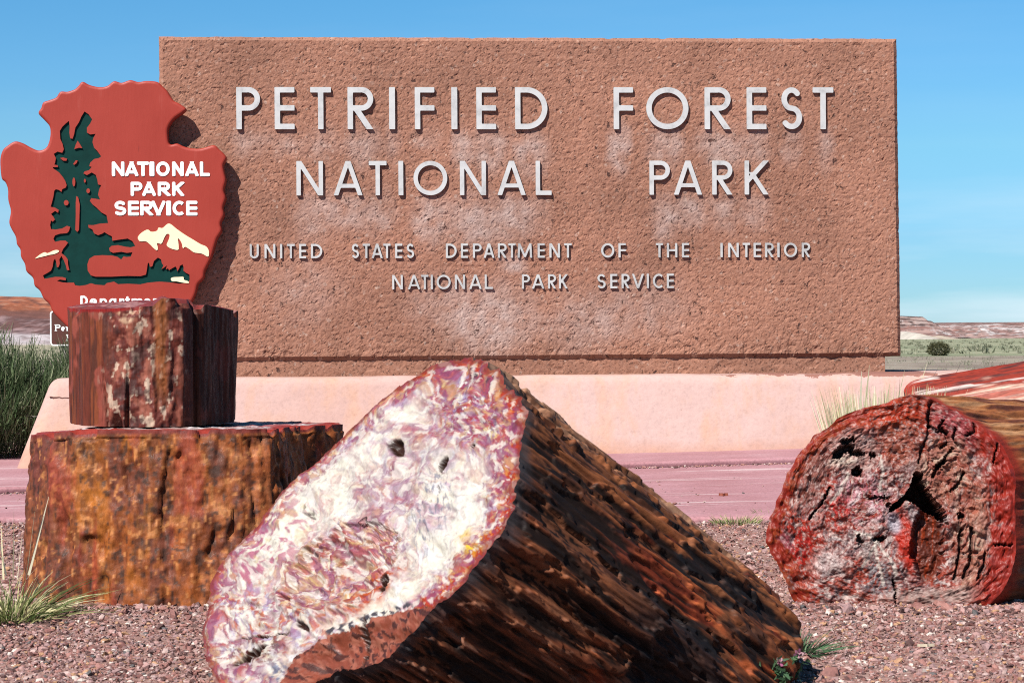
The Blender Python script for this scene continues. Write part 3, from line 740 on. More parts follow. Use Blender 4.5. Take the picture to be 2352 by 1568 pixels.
tree = [(530, 308), (555, 325), (578, 358), (565, 385), (545, 410), (545, 440), (565, 452), (600, 448), (585, 475), (580, 500), (590, 535), (610, 555), (635, 590), (620, 600), (590, 606), (565, 630), (560, 650), (575, 656), (558, 676), (530, 684), (523, 696), (545, 707), (575, 690), (600, 705), (610, 735), (615, 765), (635, 770), (622, 795), (615, 830), (628, 860), (600, 855), (572, 851), (564, 868), (580, 890), (605, 910), (635, 940), (668, 958), (678, 1007), (630, 1010), (585, 1020), (552, 1019), (556, 1036), (580, 1048), (590, 1072), (615, 1083), (640, 1074), (655, 1064), (680, 1080), (702, 1090), (705, 1118), (740, 1112), (800, 1104), (830, 1120), (848, 1151), (820, 1159), (790, 1156), (740, 1145), (700, 1150), (683, 1165), (690, 1185), (710, 1194), (760, 1187), (795, 1194), (831, 1190), (820, 1217), (795, 1220), (775, 1216), (760, 1236), (735, 1218), (700, 1210), (640, 1208), (590, 1212), (560, 1230), (548, 1265), (550, 1305), (570, 1335), (600, 1343), (700, 1343), (800, 1338), (880, 1340), (915, 1330), (921, 1300), (926, 1262), (934, 1254), (940, 1281), (955, 1279), (965, 1245), (990, 1223), (1010, 1235), (1015, 1258), (1025, 1273), (1013, 1297), (1030, 1285), (1047, 1273), (1040, 1298), (1054, 1290), (1060, 1303), (1080, 1290), (1100, 1279), (1108, 1290), (1112, 1309), (1124, 1290), (1128, 1275), (1145, 1265), (1152, 1285), (1150, 1305), (1165, 1318), (1188, 1330), (1190, 1360), (1180, 1386), (1120, 1386), (1060, 1378), (1000, 1374), (930, 1380), (880, 1391), (800, 1387), (740, 1390), (715, 1374), (670, 1383), (655, 1397), (600, 1393), (570, 1384), (540, 1395), (500, 1401), (470, 1396), (464, 1380), (420, 1381), (390, 1378), (358, 1370), (375, 1361), (412, 1366), (413, 1352), (390, 1345), (345, 1344), (300, 1353), (279, 1356), (269, 1335), (300, 1318), (320, 1305), (330, 1280), (335, 1245), (345, 1228), (352, 1250), (357, 1286), (368, 1281), (375, 1260), (372, 1235), (385, 1213), (400, 1240), (412, 1270), (420, 1302), (435, 1302), (427, 1270), (425, 1235), (410, 1215), (385, 1195), (395, 1170), (415, 1146), (426, 1130), (410, 1117), (380, 1117), (345, 1125), (335, 1105), (345, 1084), (375, 1074), (420, 1070), (432, 1058), (440, 1031), (420, 1024), (390, 1041), (350, 1047), (320, 1045), (314, 1020), (320, 990), (330, 999), (344, 985), (335, 968), (320, 950), (345, 931), (364, 943), (368, 925), (345, 911), (317, 905), (325, 880), (335, 840), (340, 805), (350, 795), (370, 800), (385, 812), (390, 795), (412, 785), (418, 770), (410, 745), (395, 720), (370, 690), (333, 664), (331, 657), (364, 656), (362, 645), (340, 641), (345, 630), (350, 600), (337, 574), (360, 559), (390, 567), (400, 545), (392, 510), (378, 480), (375, 430), (390, 405), (410, 385), (432, 367), (437, 400), (435, 440), (440, 476), (455, 479), (465, 450), (472, 410), (495, 375), (510, 340)]
def ell(cx, cy, rx, ry): return [(cx + rx * math.cos(a), cy + ry * math.sin(a)) for a in np.linspace(0, 2 * math.pi, 14, endpoint=False)]
isles = [[(487, 491), (500, 510), (516, 538), (495, 535), (466, 544), (475, 515)], [(377, 600), (395, 596), (421, 604), (416, 617), (395, 616)], [(459, 637), (475, 614), (487, 614), (480, 632), (465, 643)],
    ell(463, 750, 9, 28), ell(532, 742, 6, 12), ell(553, 805, 11, 15), ell(415, 880, 15, 17), [(478, 838), (490, 845), (500, 890), (498, 960), (495, 1050), (485, 1063), (472, 1050), (475, 960), (475, 880)]]
mount = [(865, 1095), (885, 1070), (925, 1048), (950, 1062), (985, 1055), (995, 1035), (1020, 1038), (1060, 1010), (1110, 1045), (1160, 1080), (1210, 1110), (1260, 1140), (1290, 1152), (1308, 1175), (1310, 1210), (1300, 1217), (1270, 1200), (1240, 1195), (1215, 1190), (1190, 1172), (1160, 1155), (1152, 1166), (1145, 1160), (1142, 1140), (1130, 1115), (1115, 1102), (1119, 1130), (1121, 1160), (1118, 1175), (1090, 1172), (1060, 1160), (1045, 1145), (1050, 1130), (1062, 1100), (1063, 1078), (1046, 1076), (1030, 1100), (1020, 1125), (1010, 1138), (985, 1132), (990, 1160), (986, 1179), (965, 1165), (940, 1140), (915, 1122), (880, 1122), (868, 1110)]
snow2 = [(222, 1229), (250, 1205), (280, 1190), (300, 1195), (340, 1178), (365, 1177), (369, 1187), (345, 1200), (310, 1207), (280, 1215), (245, 1223)]
snow3 = [(1072, 1356), (1085, 1347), (1120, 1345), (1150, 1345), (1155, 1362), (1180, 1372), (1183, 1383), (1150, 1381), (1110, 1373), (1080, 1371)]

m_red, t, b = base_mat('carved_red_board', .5, .25)
v = coords(t); vz = coords(t, (1, 1, .18))
n1 = noise(t, v, 3, 5, .6); n2 = noise(t, vz, 26, 5, .65); n3 = noise(t, v, 120, 3, .6)
r = ramp(t, n1.outputs[0], [(.3, (.35, .036, .021)), (.7, (.41, .048, .030))])
nw = noise(t, vz, 9, 6, .75); wear = ramp(t, nw.outputs[0], [(.60, 0.0), (.72, .35)]); nk = noise(t, coords(t, (1, 1, .06)), 34, 4, .7); crk_ = ramp(t, nk.outputs[0], [(.27, .75), (.31, 0.0)])
cw = mix(t, r.outputs[0], (.46, .10, .075), wear.outputs[0]); cw = mix(t, cw, (.20, .022, .014), crk_.outputs[0])
t.links.new(cw, b.inputs['Base Color']); bp = bump_to(t, b, n2.outputs[0], .28, .004); bump_to(t, b, n3.outputs[0], .12, .001, bp)
m_green = paint_mat('dark_green_paint', (.003, .040, .034), .6, .08, .2, 12)
m_cream = paint_mat('cream_paint', (.78, .66, .43), .5, .3, .05, 9)
m_white = paint_mat('white_paint', (.82, .82, .82), .45, .3, .04, 9)

t_arrow = thing('arrowhead_plaque', 'red carved arrowhead board with green tree and white lettering beside the slab', 'plaque', tuple(wall_pt(wall_xy(280, 860)[0], wall_xy(280, 858)[1], .06)))
O = catmull(plaq(arrow), 520)
if area(O) < 0: O = O[::-1]
nxt, prv = np.roll(O, -1, 0), np.roll(O, 1, 0)
tg_ = nxt - prv; tg_ /= np.linalg.norm(tg_, axis=1)[:, None]
inn = np.column_stack([-tg_[:, 1], tg_[:, 0]])              # inward for a counter-clockwise outline
for _ in range(10): inn = (np.roll(inn, 1, 0) + inn + np.roll(inn, -1, 0)) / 3
inn /= np.linalg.norm(inn, axis=1)[:, None]
TH = .062
prof = [(0.006, AFACE - TH), (0, AFACE - TH + .006), (0, AFACE - .022), (.0015, AFACE - .013), (.004, AFACE - .0065), (.008, AFACE - .0025), (.013, AFACE - .0007), (.019, AFACE)]
LP = [O + inn * d for d, _ in prof]; m = len(O)
V = np.concatenate([wall_pts(l, z) for l, (_, z) in zip(LP, prof)])
fr = [grid_faces(m, len(prof), True)]
REC = .010
TR = plaq(tree); TR = TR if area(TR) < 0 else TR[::-1]
IS = [plaq(i) for i in isles]; IS = [i if area(i) > 0 else i[::-1] for i in IS]
loops = [LP[-1], TR]
o0 = len(V); Vf = np.concatenate(loops); T = fill(loops)
V = np.concatenate([V, wall_pts(Vf, AFACE)]); fr.append(T + o0)
for lp in [TR] + IS:                                          # walls of the carved recess
    s0 = len(V); n = len(lp); k = np.arange(n); k2 = (k + 1) % n
    V = np.concatenate([V, wall_pts(lp, AFACE), wall_pts(lp, AFACE - REC - .004)])
    fr.append(np.stack([s0 + k, s0 + n + k, s0 + n + k2, s0 + k2], -1))
    if lp is not TR: fr.append(fill([lp]) + s0)
back = fill([LP[0]])[:, ::-1]; fr.append(back)
board = part('board', t_arrow, V, fr, m_red)
# shade smooth on the rounded edge only
pm_ = np.zeros(len(board.data.polygons), bool); pm_[:m * (len(prof) - 1)] = True
board.data.polygons.foreach_set('use_smooth', pm_)
loops = [TR[::-1]] + [i[::-1] for i in IS]
Tg = fill(loops); part('tree_emblem', t_arrow, wall_pts(np.concatenate(loops), AFACE - REC), [Tg], m_green)
for nm, pts in (('mountain_emblem', mount), ('snow_emblem', snow2), ('snow_emblem', snow3)):
    lp = catmull(plaq(pts), 150); lp = lp if area(lp) > 0 else lp[::-1]
    V, fr = extrude([lp], AFACE - (.004 if pts is not snow3 else REC), AFACE + .0035); part(nm, t_arrow, V, fr, m_cream)
def c1l(a, b_, y0, y1): return [(a, y0), (b_, y1)]
for text, spans, y0, y1, tp in [('NATIONAL', [(702, 780), (784, 868), (860, 934), (938, 968), (980, 1064), (1080, 1152), (1162, 1246), (1254, 1316)], 622, 714, 20.5),
                                ('PARK', [(820, 893), (892, 978), (990, 1066), (1080, 1152)], 749, 837, 20.5),
                                ('SERVICE', [(717, 792), (803, 872), (880, 957), (950, 1038), (1043, 1073), (1083, 1158), (1168, 1238)], 868, 960, 20.5),
                                ('Department', [(505, 551), (563, 609), (626, 672), (684, 730), (748, 780), (786, 816), (826, 896), (902, 946), (960, 1004), (1012, 1044)], 1462, 1525, 13)]:
    for ch, (a, b_) in zip(text, spans):
        q = plaq([(a, y1), (b_, y0)]); wd, hg = q[1] - q[0]
        lp = letter_loops(ch, wd, hg, tp * .36622 * 12.3 / F, tp * .36622 * 12.3 / F * .36)
        V, fr = extrude([l + q[0] for l in lp], AFACE - .004, AFACE + .0035)
        part('letter', t_arrow, V, fr, m_white)
q0 = wall_xy(250, 600); q1 = wall_xy(250, 320)               # two battens hold the board on the slab
for (px, py) in ((440, 430), (440, 600)):
    x, z = wall_xy(px, py)
    A = np.array([(x - .12, z - .03), (x + .06, z - .03), (x + .06, z + .03), (x - .12, z + .03)])
    V, fr = extrude([A], -.001, AFACE - TH + .001); part('batten', t_arrow, V, fr, m_red)
# SECTION: stones
# ================================================================== PETRIFIED LOGS
m_face = mat_col('agate_face', .5, .25, fine=70, amount=.22, bump=.16, dist=.002, rough_var=.18)
m_face2 = mat_col('red_agate_face', .55, .22, fine=70, amount=.36, bump=.4, dist=.003, rough_var=.2)
m_bark = mat_col('petrified_bark', .7, .15, fine=90, amount=.5, bump=.5, dist=.003, rough_var=.2, grain=True)
m_stump = mat_col('stump_stone', .62, .18, fine=80, amount=.5, bump=.5, dist=.004, rough_var=.2, grain=True)
def c3(X, Y): return 459.4 + X * .5056, 775.2 + Y * .5056          # zoom of the front log -> picture
def c5(X, Y): return 1665.2 + X * .4028, 803.9 + Y * .4028          # zoom of the right-hand log -> picture

def make_log(outline, cpx, O, n, e, Llen, taper, nth, nl, disp, endz=None):
    """outline: picture polygon of the broken end, standing on the plane O,n; the trunk runs off along e.
    returns face centre, rings (nl, nth, 3), arc coordinate"""
    P = on_plane(catmull(outline, nth), O, n); c = on_plane([cpx], O, n)[0]
    rad = P - c; R = np.linalg.norm(rad, axis=1)[:, None]; rh = rad / R
    s = np.linspace(0, 1, nl) ** 1.25
    rings = []
    for q in s:
        base = c + rad * (1 - taper * q) + e * Llen * q
        qd = rad * 1.0 + e * (q * Llen)
        rings.append(base + rh * disp(rad, rh, q * Llen)[:, None])
    return c, rad, np.array(rings), s
def face_grid(c, rim, nr, n, hfun):
    nth = len(rim); tt = np.linspace(.01, 1, nr) ** .8
    V = (c + (rim[None] - c) * tt[:, None, None]).reshape(-1, 3)
    t = np.repeat(tt, nth); th = np.tile(np.arange(nth) / nth, nr)
    h, col = hfun(V, t, th)
    V = V + n[None] * (h * np.minimum((1 - t) * 25, 1))[:, None]
    Fq = grid_faces(nth, nr, True)
    cen = np.arange(nth)[None, ::-1]
    V2 = np.concatenate([V, V[:nth].mean(0)[None]]); col = np.concatenate([col, col[:nth].mean(0)[None]])
    k = np.arange(nth); tri = np.stack([np.full(nth, len(V2) - 1), k, (k + 1) % nth], -1)
    return V2, Fq, tri, col
def orient(V, Fq, n):
    """flip if the faces look against n"""
    a, b_, c_ = V[Fq[len(Fq) // 2][0]], V[Fq[len(Fq) // 2][1]], V[Fq[len(Fq) // 2][2]]
    return np.dot(np.cross(b_ - a, c_ - a), n) < 0

# ---------------------------------------------------------------- front log
n1_ = -np.array([.70, .42, -.565]); n1_ /= np.linalg.norm(n1_)
e1 = np.array([.708, .436, -.556]); e1 /= np.linalg.norm(e1)
O1 = at(835, 1190, 4.25)
out1 = [(1030, 826), (1085, 822), (1120, 830), (1150, 855), (1185, 905), (1212, 945), (1205, 975), (1200, 1010), (1196, 1070), (1186, 1130), (1180, 1170), (1155, 1220), (1112, 1272), (1085, 1312), (1062, 1345), (1020, 1380),
        (985, 1405), (962, 1440), (915, 1490), (845, 1530), (790, 1545), (740, 1560), (690, 1590), (620, 1625), (555, 1630), (510, 1600), (486, 1560), (468, 1500), (463, 1440), (478, 1380), (482, 1340), (510, 1290), (545, 1250), (590, 1205), (640, 1140), (690, 1090), (745, 1045), (790, 1000), (835, 955), (880, 915), (925, 880), (965, 855)]
def bark_fields(rad, l):
    L1 = e1 * l if np.isscalar(l) else e1[None] * l[:, None]
    w = .35 * fbm(rad * 6 + L1 * 5, 1.0, 2, 51.0)[:, None]
    r1 = ridged(rad * 15 + L1 * .7 + w * .6, 1.0, 3, 41.0); r2 = ridged(rad * 40 + L1 * 1.9 + w * .6, 1.0, 3, 44.0); r3 = fbm(rad * 85 + L1 * 12 + w, 1.0, 3, 47.0)
    brk = fbm(rad * 14 + L1 * 6, 1.0, 4, 53.0)                  # where slivers have snapped off
    return r1, r2, r3, brk
def disp1(rad, rh, l):
    r1, r2, r3, brk = bark_fields(rad, l)
    d = .018 * (r1 - .55) + .008 * (r2 - .55) + .004 * r3 + .012 * fbm(rad * 7 + e1 * (l * 1.5), 1.0, 3, 1.0) - .011 * sm(.10, .18, brk) - .005 * sm(.22, .26, -brk)
    arc = fbm(rad * 7, 1.0, 3, 9.0)
    step = sm(.0, .03, l - .40 - .22 * arc) * sm(.32, .18, rh[:, 2]) * sm(-.55, -.2, rh[:, 2])
    d = d - .022 * step
    d = d - .05 * sm(.84, .9, l) * sm(.3, 1, (l - .8) / .09 + .5 * fbm(rad * 9, 1.0, 2, 5.0))
    return d * (.45 + .55 * sm(0, .06, l)) + .007 * fbm(rad * 28, 1.0, 3, 28.0) * sm(.08, 0, l)
c, rad, R1, s1 = make_log(out1, (835, 1195), O1, n1_, e1, .90, .03, 760, 290, disp1)
def paint_body1(V, l, rad, rh):
    L1 = e1[None] * l[:, None]; r1, r2, r3, brk = bark_fields(rad, l)
    st3 = fbm(rad * 40 + L1 * 12, 1.0, 4, 15.0); bl = fbm(rad * 9 + L1 * 3.5, 1.0, 4, 3.0); b3 = fbm(V, 3.0, 3, 9.0); f = fbm(rad * 120 + L1 * 40, 1.0, 2, 25.0)
    hi = .6 * r1 + .5 * r2 + .22 * r3                              # proud fibres painted browner as if sunlit, grooves near black as if shaded
    c = np.zeros((len(V), 3)) + (.014, .007, .005)
    c = mixc(c, (.075, .030, .016), sm(.50, .62, hi)); c = mixc(c, (.155, .052, .023), sm(.66, .78, hi + .12 * bl)); c = mixc(c, (.31, .125, .055), sm(.80, .90, hi + .2 * st3) * .75)
    c = mixc(c, (.20, .085, .042), sm(.10, .14, brk) * sm(-.1, .15, f + st3) * .8)
    red = sm(.05, .22, bl + .2 * st3) * sm(.20, .42, l + .2 * b3)
    c = mixc(c, c * .5 + np.array([.15, .020, .007]), red * sm(.45, .6, hi) * .9); c = mixc(c, (.50, .15, .055), red * sm(.70, .80, hi + .2 * st3) * .85)
    c = mixc(c, (.010, .010, .014), sm(.10, .18, -bl + .2 * st3) * sm(.26, .45, l) * .85)
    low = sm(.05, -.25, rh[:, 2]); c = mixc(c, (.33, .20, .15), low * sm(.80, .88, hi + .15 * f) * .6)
    up = sm(.60, .76, rh[:, 2] + .15 * bl)                        # pale weathered, dusty crest, with sunlight painted into its colour too
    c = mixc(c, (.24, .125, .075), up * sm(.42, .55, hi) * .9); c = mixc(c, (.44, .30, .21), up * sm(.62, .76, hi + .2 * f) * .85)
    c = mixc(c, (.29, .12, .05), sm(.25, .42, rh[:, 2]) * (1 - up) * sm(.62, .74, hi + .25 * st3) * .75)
    return c * np.array([1.0, .80, .70]) * .88
t_log1 = thing('petrified_log', 'big leaning log with white and purple agate broken end in front', 'petrified log', tuple(on_z(1150, 1560, 0)))
nl, nth, _ = R1.shape
V = R1.reshape(-1, 3); lv = np.repeat(s1 * .90, nth); radv = np.tile(rad, (nl, 1)); rhv = radv / np.linalg.norm(radv, axis=1)[:, None]
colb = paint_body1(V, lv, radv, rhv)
rimc = sm(.05, .0, lv + .02 * fbm(V, 30, 3)); colb = mixc(colb, (.05, .045, .05), rimc * .75)
Fq = grid_faces(nth, nl, True)
k = nth * (nl // 2) + 5
nrm = np.cross(V[Fq[k][1]] - V[Fq[k][0]], V[Fq[k][2]] - V[Fq[k][0]])
if nrm @ rhv[k] < 0: Fq = Fq[:, ::-1]
endc = len(V); V2 = np.concatenate([V, R1[-1].mean(0)[None]]); kk = np.arange(nth) + (nl - 1) * nth; k2 = np.roll(kk, -1)
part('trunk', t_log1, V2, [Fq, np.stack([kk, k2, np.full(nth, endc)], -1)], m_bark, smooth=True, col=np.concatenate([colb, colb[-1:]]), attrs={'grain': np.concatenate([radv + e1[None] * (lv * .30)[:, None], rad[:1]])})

def inpoly(X, Y, P):
    P = np.asarray(P, float); r = np.zeros(X.shape, bool)
    for (x0, y0), (x1, y1) in zip(P, np.roll(P, -1, 0)):
        cnd = ((y0 > Y) != (y1 > Y)); xi = (x1 - x0) * (Y - y0) / (y1 - y0 + 1e-9) + x0
        r ^= cnd & (X < xi)
    return r
def seg(X, Y, pts):
    d = np.full(X.shape, 1e9)
    for (x0, y0), (x1, y1) in zip(pts[:-1], pts[1:]):
        dx, dy = x1 - x0, y1 - y0; q = np.clip(((X - x0) * dx + (Y - y0) * dy) / (dx * dx + dy * dy), 0, 1)
        d = np.minimum(d, np.hypot(X - x0 - q * dx, Y - y0 - q * dy))
    return d
def face1(V, t, th):
    px, py = proj(V); X, Y = (px - 459.4) / .5056, (py - 775.2) / .5056
    Q = np.stack([X, Y, X * 0], -1) / 100.0
    wv = np.stack([fbm(Q, .55, 3, 1.0), fbm(Q, .55, 3, 5.0), X * 0], -1)
    Qw = Q + wv * .45
    # veins run along the long axis of the oval
    a = math.radians(-52); ax = np.stack([Qw[:, 0] * math.cos(a) + Qw[:, 1] * math.sin(a), -Qw[:, 0] * math.sin(a) + Qw[:, 1] * math.cos(a), X * 0], -1)
    vs = ax * np.array([.38, 1.25, 1])
    n1, n2, n3 = fbm(Qw, .8, 5, 3.0), fbm(Qw, 1.7, 5, 8.0), fbm(Q + wv * .35, 3.2, 4, 12.0)
    v1, v2, v3 = ridged(vs, .9, 3, 2.0), ridged(vs, 1.6, 3, 6.0), fbm(vs, 1.0, 3, 15.0)
    fine = fbm(Q, 9, 3, 4.0)
    c = np.zeros((len(V), 3)) + (.80, .74, .64)
    c = mixc(c, (.83, .82, .80), sm(0, .4, n2)); c = mixc(c, (.76, .70, .54), sm(.1, .45, n1) * .5)
    zone = np.clip(1.0 * blob(X, Y, 1300, 280, 290, 210, 35, .5) + .95 * sm(.74, .90, t + .05 * n2) + .35 * blob(X, Y, 1000, 520, 200, 120, 15, .6) + .5 * blob(X, Y, 850, 710, 150, 120, -20, .7)
        + .75 * blob(X, Y, 640, 1045, 300, 170, -34, .4) + .45 * blob(X, Y, 330, 1290, 260, 130, 10, .6) + .25 * sm(.05, .3, n1), 0, 1)
    rr0 = np.hypot((X - 930) * .8 + (Y - 690) * .6, ((Y - 690) * .8 - (X - 930) * .6) * 1.7)
    ringz = sm(.35, .95, np.sin(rr0 / 30 + 4.5 * n1)) * sm(430, 250, rr0) * sm(.0, .5, .35 + n2)
    c = mixc(c, (.52, .33, .41), ringz * .6); c = mixc(c, (.55, .45, .50), blob(X, Y, 930, 690, 330, 190, 50, .8) * sm(-.1, .3, n1 + .4 * n2) * .55)
    c = mixc(c, (.56, .40, .46), sm(-.05, .25, v3) * .8 * zone)
    c = mixc(c, (.33, .10, .15), sm(.58, .84, v1 + .25 * n3) * .95 * zone)
    c = mixc(c, (.42, .20, .27), sm(.66, .9, v2 + .25 * n2) * .85 * zone)
    c = mixc(c, (.36, .28, .34), sm(.12, .4, fbm(vs, 2.4, 4, 55.0)) * .8 * np.minimum(zone * 1.5, 1))
    lil = sm(.05, .4, fbm(Qw, 1.1, 4, 31.0))
    c = mixc(c, (.42, .30, .42), lil * .8 * zone)
    # smooth cream belt, upper left
    c = mixc(c, (.78, .755, .66), blob(X, Y, 500, 740, 330, 105, -38, .55) * (.70 + .7 * n2))
    c = mixc(c, (.80, .77, .70), blob(X, Y, 1180, 900, 90, 330, 18, .6) * (.55 + .5 * n2))
    # grey streaks right of the holes
    gs = ridged(np.stack([X / 26, Y / 130, X * 0], -1), 1.0, 3, 9.0)
    c = mixc(c, (.24, .24, .28), sm(.60, .85, gs + .25 * n3) * blob(X, Y, 1050, 760, 85, 220, 12, .6) * .95)
    c = mixc(c, (.50, .44, .44), blob(X, Y, 1030, 520, 110, 75, 20, .6) * (.6 + .6 * n3))
    c = mixc(c, (.42, .31, .34), blob(X, Y, 830, 700, 110, 105, -20, .7) * (.6 + .7 * n3))
    c = mixc(c, (.40, .17, .20), blob(X, Y, 1040, 445, 150, 26, 14, .8) * (.7 + n3))
    # mottled magenta cap near the top
    top = blob(X, Y, 1290, 290, 260, 210, 35, .6)
    mot = fbm(Qw, 2.6, 4, 22.0)
    c = mixc(c, (.36, .10, .15), top * sm(-.25, .08, mot)); c = mixc(c, (.25, .045, .05), top * sm(.0, .28, n3 + .5 * mot)); c = mixc(c, (.16, .10, .15), top * sm(.12, .35, -n3 + .4 * n2) * .8)
    c = mixc(c, (.60, .48, .28), top * sm(.2, .42, -mot + .4 * n3) * .8); c = mixc(c, (.36, .30, .46), top * sm(.15, .4, fbm(Qw, 3.1, 3, 41.0)) * .8)
    c = mixc(c, (.74, .70, .68), top * sm(.35, .5, fbm(Qw, 4.2, 3, 51.0)))
    # left rim: purple and pink band
    lb = blob(X, Y, 250, 1010, 380, 130, -48, .6)
    c = mixc(c, (.40, .13, .20), lb * sm(-.1, .22, v3 + .5 * n3) * .9); c = mixc(c, (.66, .54, .62), lb * sm(.1, .5, -v3) * .6)
    c = mixc(c, (.62, .48, .26), lb * sm(.15, .45, n2) * .6)
    # the red nodule
    dx, dy = X - 640, Y - 1045; ar = math.radians(-34)
    p = (dx * math.cos(ar) + dy * math.sin(ar)) / 300; q = (-dx * math.sin(ar) + dy * math.cos(ar)) / 165
    rr = np.sqrt(p * p + q * q) + .14 * n2 + .06 * n3
    nod = sm(1.02, .90, rr)
    c = mixc(c, (.30, .075, .06), nod * sm(-.35, .1, n2 + n3) * .9); c = mixc(c, (.50, .26, .25), nod * sm(.0, .3, v3 + .4 * n3) * .85)
    c = mixc(c, (.17, .09, .15), nod * sm(.0, .25, n3) * sm(-50, 60, Y - 1020) * .95); c = mixc(c, (.80, .72, .66), nod * sm(.28, .45, fbm(Qw, 2.7, 4, 61.0)) * .9)
    c = mixc(c, (.46, .28, .15), nod * sm(.1, .35, fbm(Qw, 2.2, 4, 71.0)) * .7)
    ringm = sm(.78, .92, rr) * sm(1.16, 1.0, rr) * sm(740, 520, X + .6 * (1000 - Y))
    c = mixc(c, (.36, .20, .10), ringm * sm(-.2, .2, n3 + .2) * .7)
    ora = blob(X, Y, 760, 1150, 200, 62, -38, .6); c = mixc(c, (.42, .085, .025), ora * (.65 + .9 * n3))
    # lower lumps
    low = blob(X, Y, 330, 1290, 300, 150, 10, .6)
    c = mixc(c, (.80, .77, .68), low * sm(-.2, .2, n2) * .8); c = mixc(c, (.44, .13, .07), low * sm(.08, .3, n3 + .3 * n1) * .9); c = mixc(c, (.38, .33, .48), low * sm(.15, .4, fbm(Qw, 2.4, 3, 81.0)) * .8)
    # right-hand rim, red and orange
    rimr = sm(.86, .92, t + .06 * n2 + .02 * n3) * sm(700, 1000, X)
    c = mixc(c, (.36, .055, .022), rimr); c = mixc(c, (.56, .24, .10), rimr * sm(.18, .45, n3) * .8); c = mixc(c, (.28, .08, .13), rimr * sm(.1, .35, n2) * .8); c = mixc(c, (.66, .52, .44), rimr * sm(.32, .5, fbm(Q, 4, 3, 91.0)) * .8)
    c = mixc(c, (.74, .52, .12), blob(X, Y, 1235, 925, 50, 52, 20, .7) * (.7 + n2)); c = mixc(c, (.74, .52, .12), blob(X, Y, 1165, 1030, 22, 45, 35, .7) * .7)
    riml = sm(.90, .96, t + .05 * n3) * sm(900, 600, X)
    c = mixc(c, (.33, .06, .04), riml * .9); c = mixc(c, (.66, .54, .46), riml * sm(.2, .4, n3) * .7)
    # broad reddish fracture at the lower edge
    chip = blob(X, Y, 780, 1395, 320, 95, -22, .28) * sm(1210, 1260, Y + .32 * (X - 700) - 8 + 24 * n2)
    c = mixc(c, (.24, .075, .05), chip); c = mixc(c, (.12, .04, .03), chip * sm(.0, .35, n3) * .7)
    chip2 = blob(X, Y, 560, 1480, 200, 90, -20, .4)
    c = mixc(c, (.23, .07, .045), chip2 * .9)
    c = mixc(c, (.80, .79, .77), blob(X, Y, 400, 1480, 110, 75, 30, .5) * sm(-.2, .1, n2)); c = mixc(c, (.16, .17, .24), blob(X, Y, 380, 1545, 110, 60, 30, .6) * sm(-.1, .2, n3))
    c = mixc(c, (.10, .035, .025), blob(X, Y, 250, 1420, 130, 60, -20, .7) * sm(-.05, .2, n3 + n2 * .4))
    # outermost black and white flecked skin
    sk = sm(.975, .990, t + .014 * n3 + .012 * n2)
    c = mixc(c, (.07, .045, .04), sk * sm(-.15, .1, fbm(Q, 2.2, 3, 95.0)))
    tb = blob(X, Y, 1250, 150, 270, 50, 25, .7); c = mixc(c, (.04, .037, .05), tb * sm(-.05, .2, n3) * .9)
    # relief
    c = mixc(c, (.27, .09, .15), sm(.12, .22, fbm(Qw, 1.3, 4, 65.0)) * zone * .8); c = mixc(c, (.42, .12, .10), sm(.18, .26, fbm(Qw, 1.9, 4, 75.0)) * zone * .6); c = mixc(c, (.66, .50, .24), sm(.22, .3, fbm(Qw, 2.0, 4, 85.0)) * zone * .35)
    c = mixc(c, (.20, .06, .11), sm(.24, .32, fbm(Qw, 4, 4, 101.0)) * np.minimum(zone * 1.3, 1) * .6); c = mixc(c, (.82, .77, .70), sm(.24, .34, fbm(Qw, 2.4, 4, 103.0)) * .6); c = mixc(c, (.34, .28, .30), sm(.38, .46, fbm(Qw, 4, 3, 107.0)) * .4)
    c = mixc(c, (.20, .035, .022), sm(.955, .985, t + .02 * n3 + .02 * n2) * .75)
    chipP = inpoly(X + 10 * n3, Y + 12 * n2, [(470, 1425), (595, 1354), (700, 1310), (812, 1268), (930, 1235), (1045, 1222), (1080, 1290), (1010, 1340), (763, 1493), (595, 1540), (420, 1700), (330, 1640), (400, 1500)])
    c = np.where(chipP[:, None], mixc(mixc(np.zeros_like(c) + (.25, .075, .05), (.36, .14, .10), sm(-.1, .3, n2 + n3)), (.07, .022, .016), sm(.12, .3, n3 - .3 * n2)), c)
    c = mixc(c, (.07, .06, .07), (~chipP) * sm(26, 8, seg(X + 10 * n3, Y + 8 * n3, [(600, 1340), (720, 1290), (830, 1245), (950, 1220)])) * sm(-.15, .1, n3))
    h = .009 * fbm(Q, .7, 3, 3.0) + .003 * fbm(Q, 2.0, 3, 8.0) + .0008 * n3 - .005 * sm(.82, .97, ridged(Qw, .7, 2, 14.0))
    h = h - .035 * nod * sm(.2, 1.0, 1 - rr * .6) + nod * (.002 * n3 + .004 * n2) + .010 * ringm - .03 * chip * sm(1230, 1400, Y) + .003 * n3 * top + low * (.006 * n2 + .003 * n3)
    for cx, cy, rx, ry, ro, dpt in ((897, 500, 28, 30, 0, .05), (1105, 578, 12, 32, 20, .04), (1243, 494, 9, 9, 0, .03), (830, 1110, 20, 32, 30, .04), (470, 1310, 30, 9, 40, .03), (490, 805, 22, 4, 30, .012), (475, 770, 4, 24, 10, .012), (500, 790, 5, 20, 55, .01), (1035, 745, 8, 16, 10, .02), (1080, 690, 6, 14, 0, .015), (290, 1350, 95, 7, -8, .035), (225, 1440, 70, 12, -28, .04), (720, 1360, 9, 90, 14, .03), (600, 1000, 60, 9, -40, .02)):
        m_ = blob(X + 12 * n3, Y + 10 * n2, cx, cy, rx, ry, ro, .35); h = h - dpt * .45 * m_
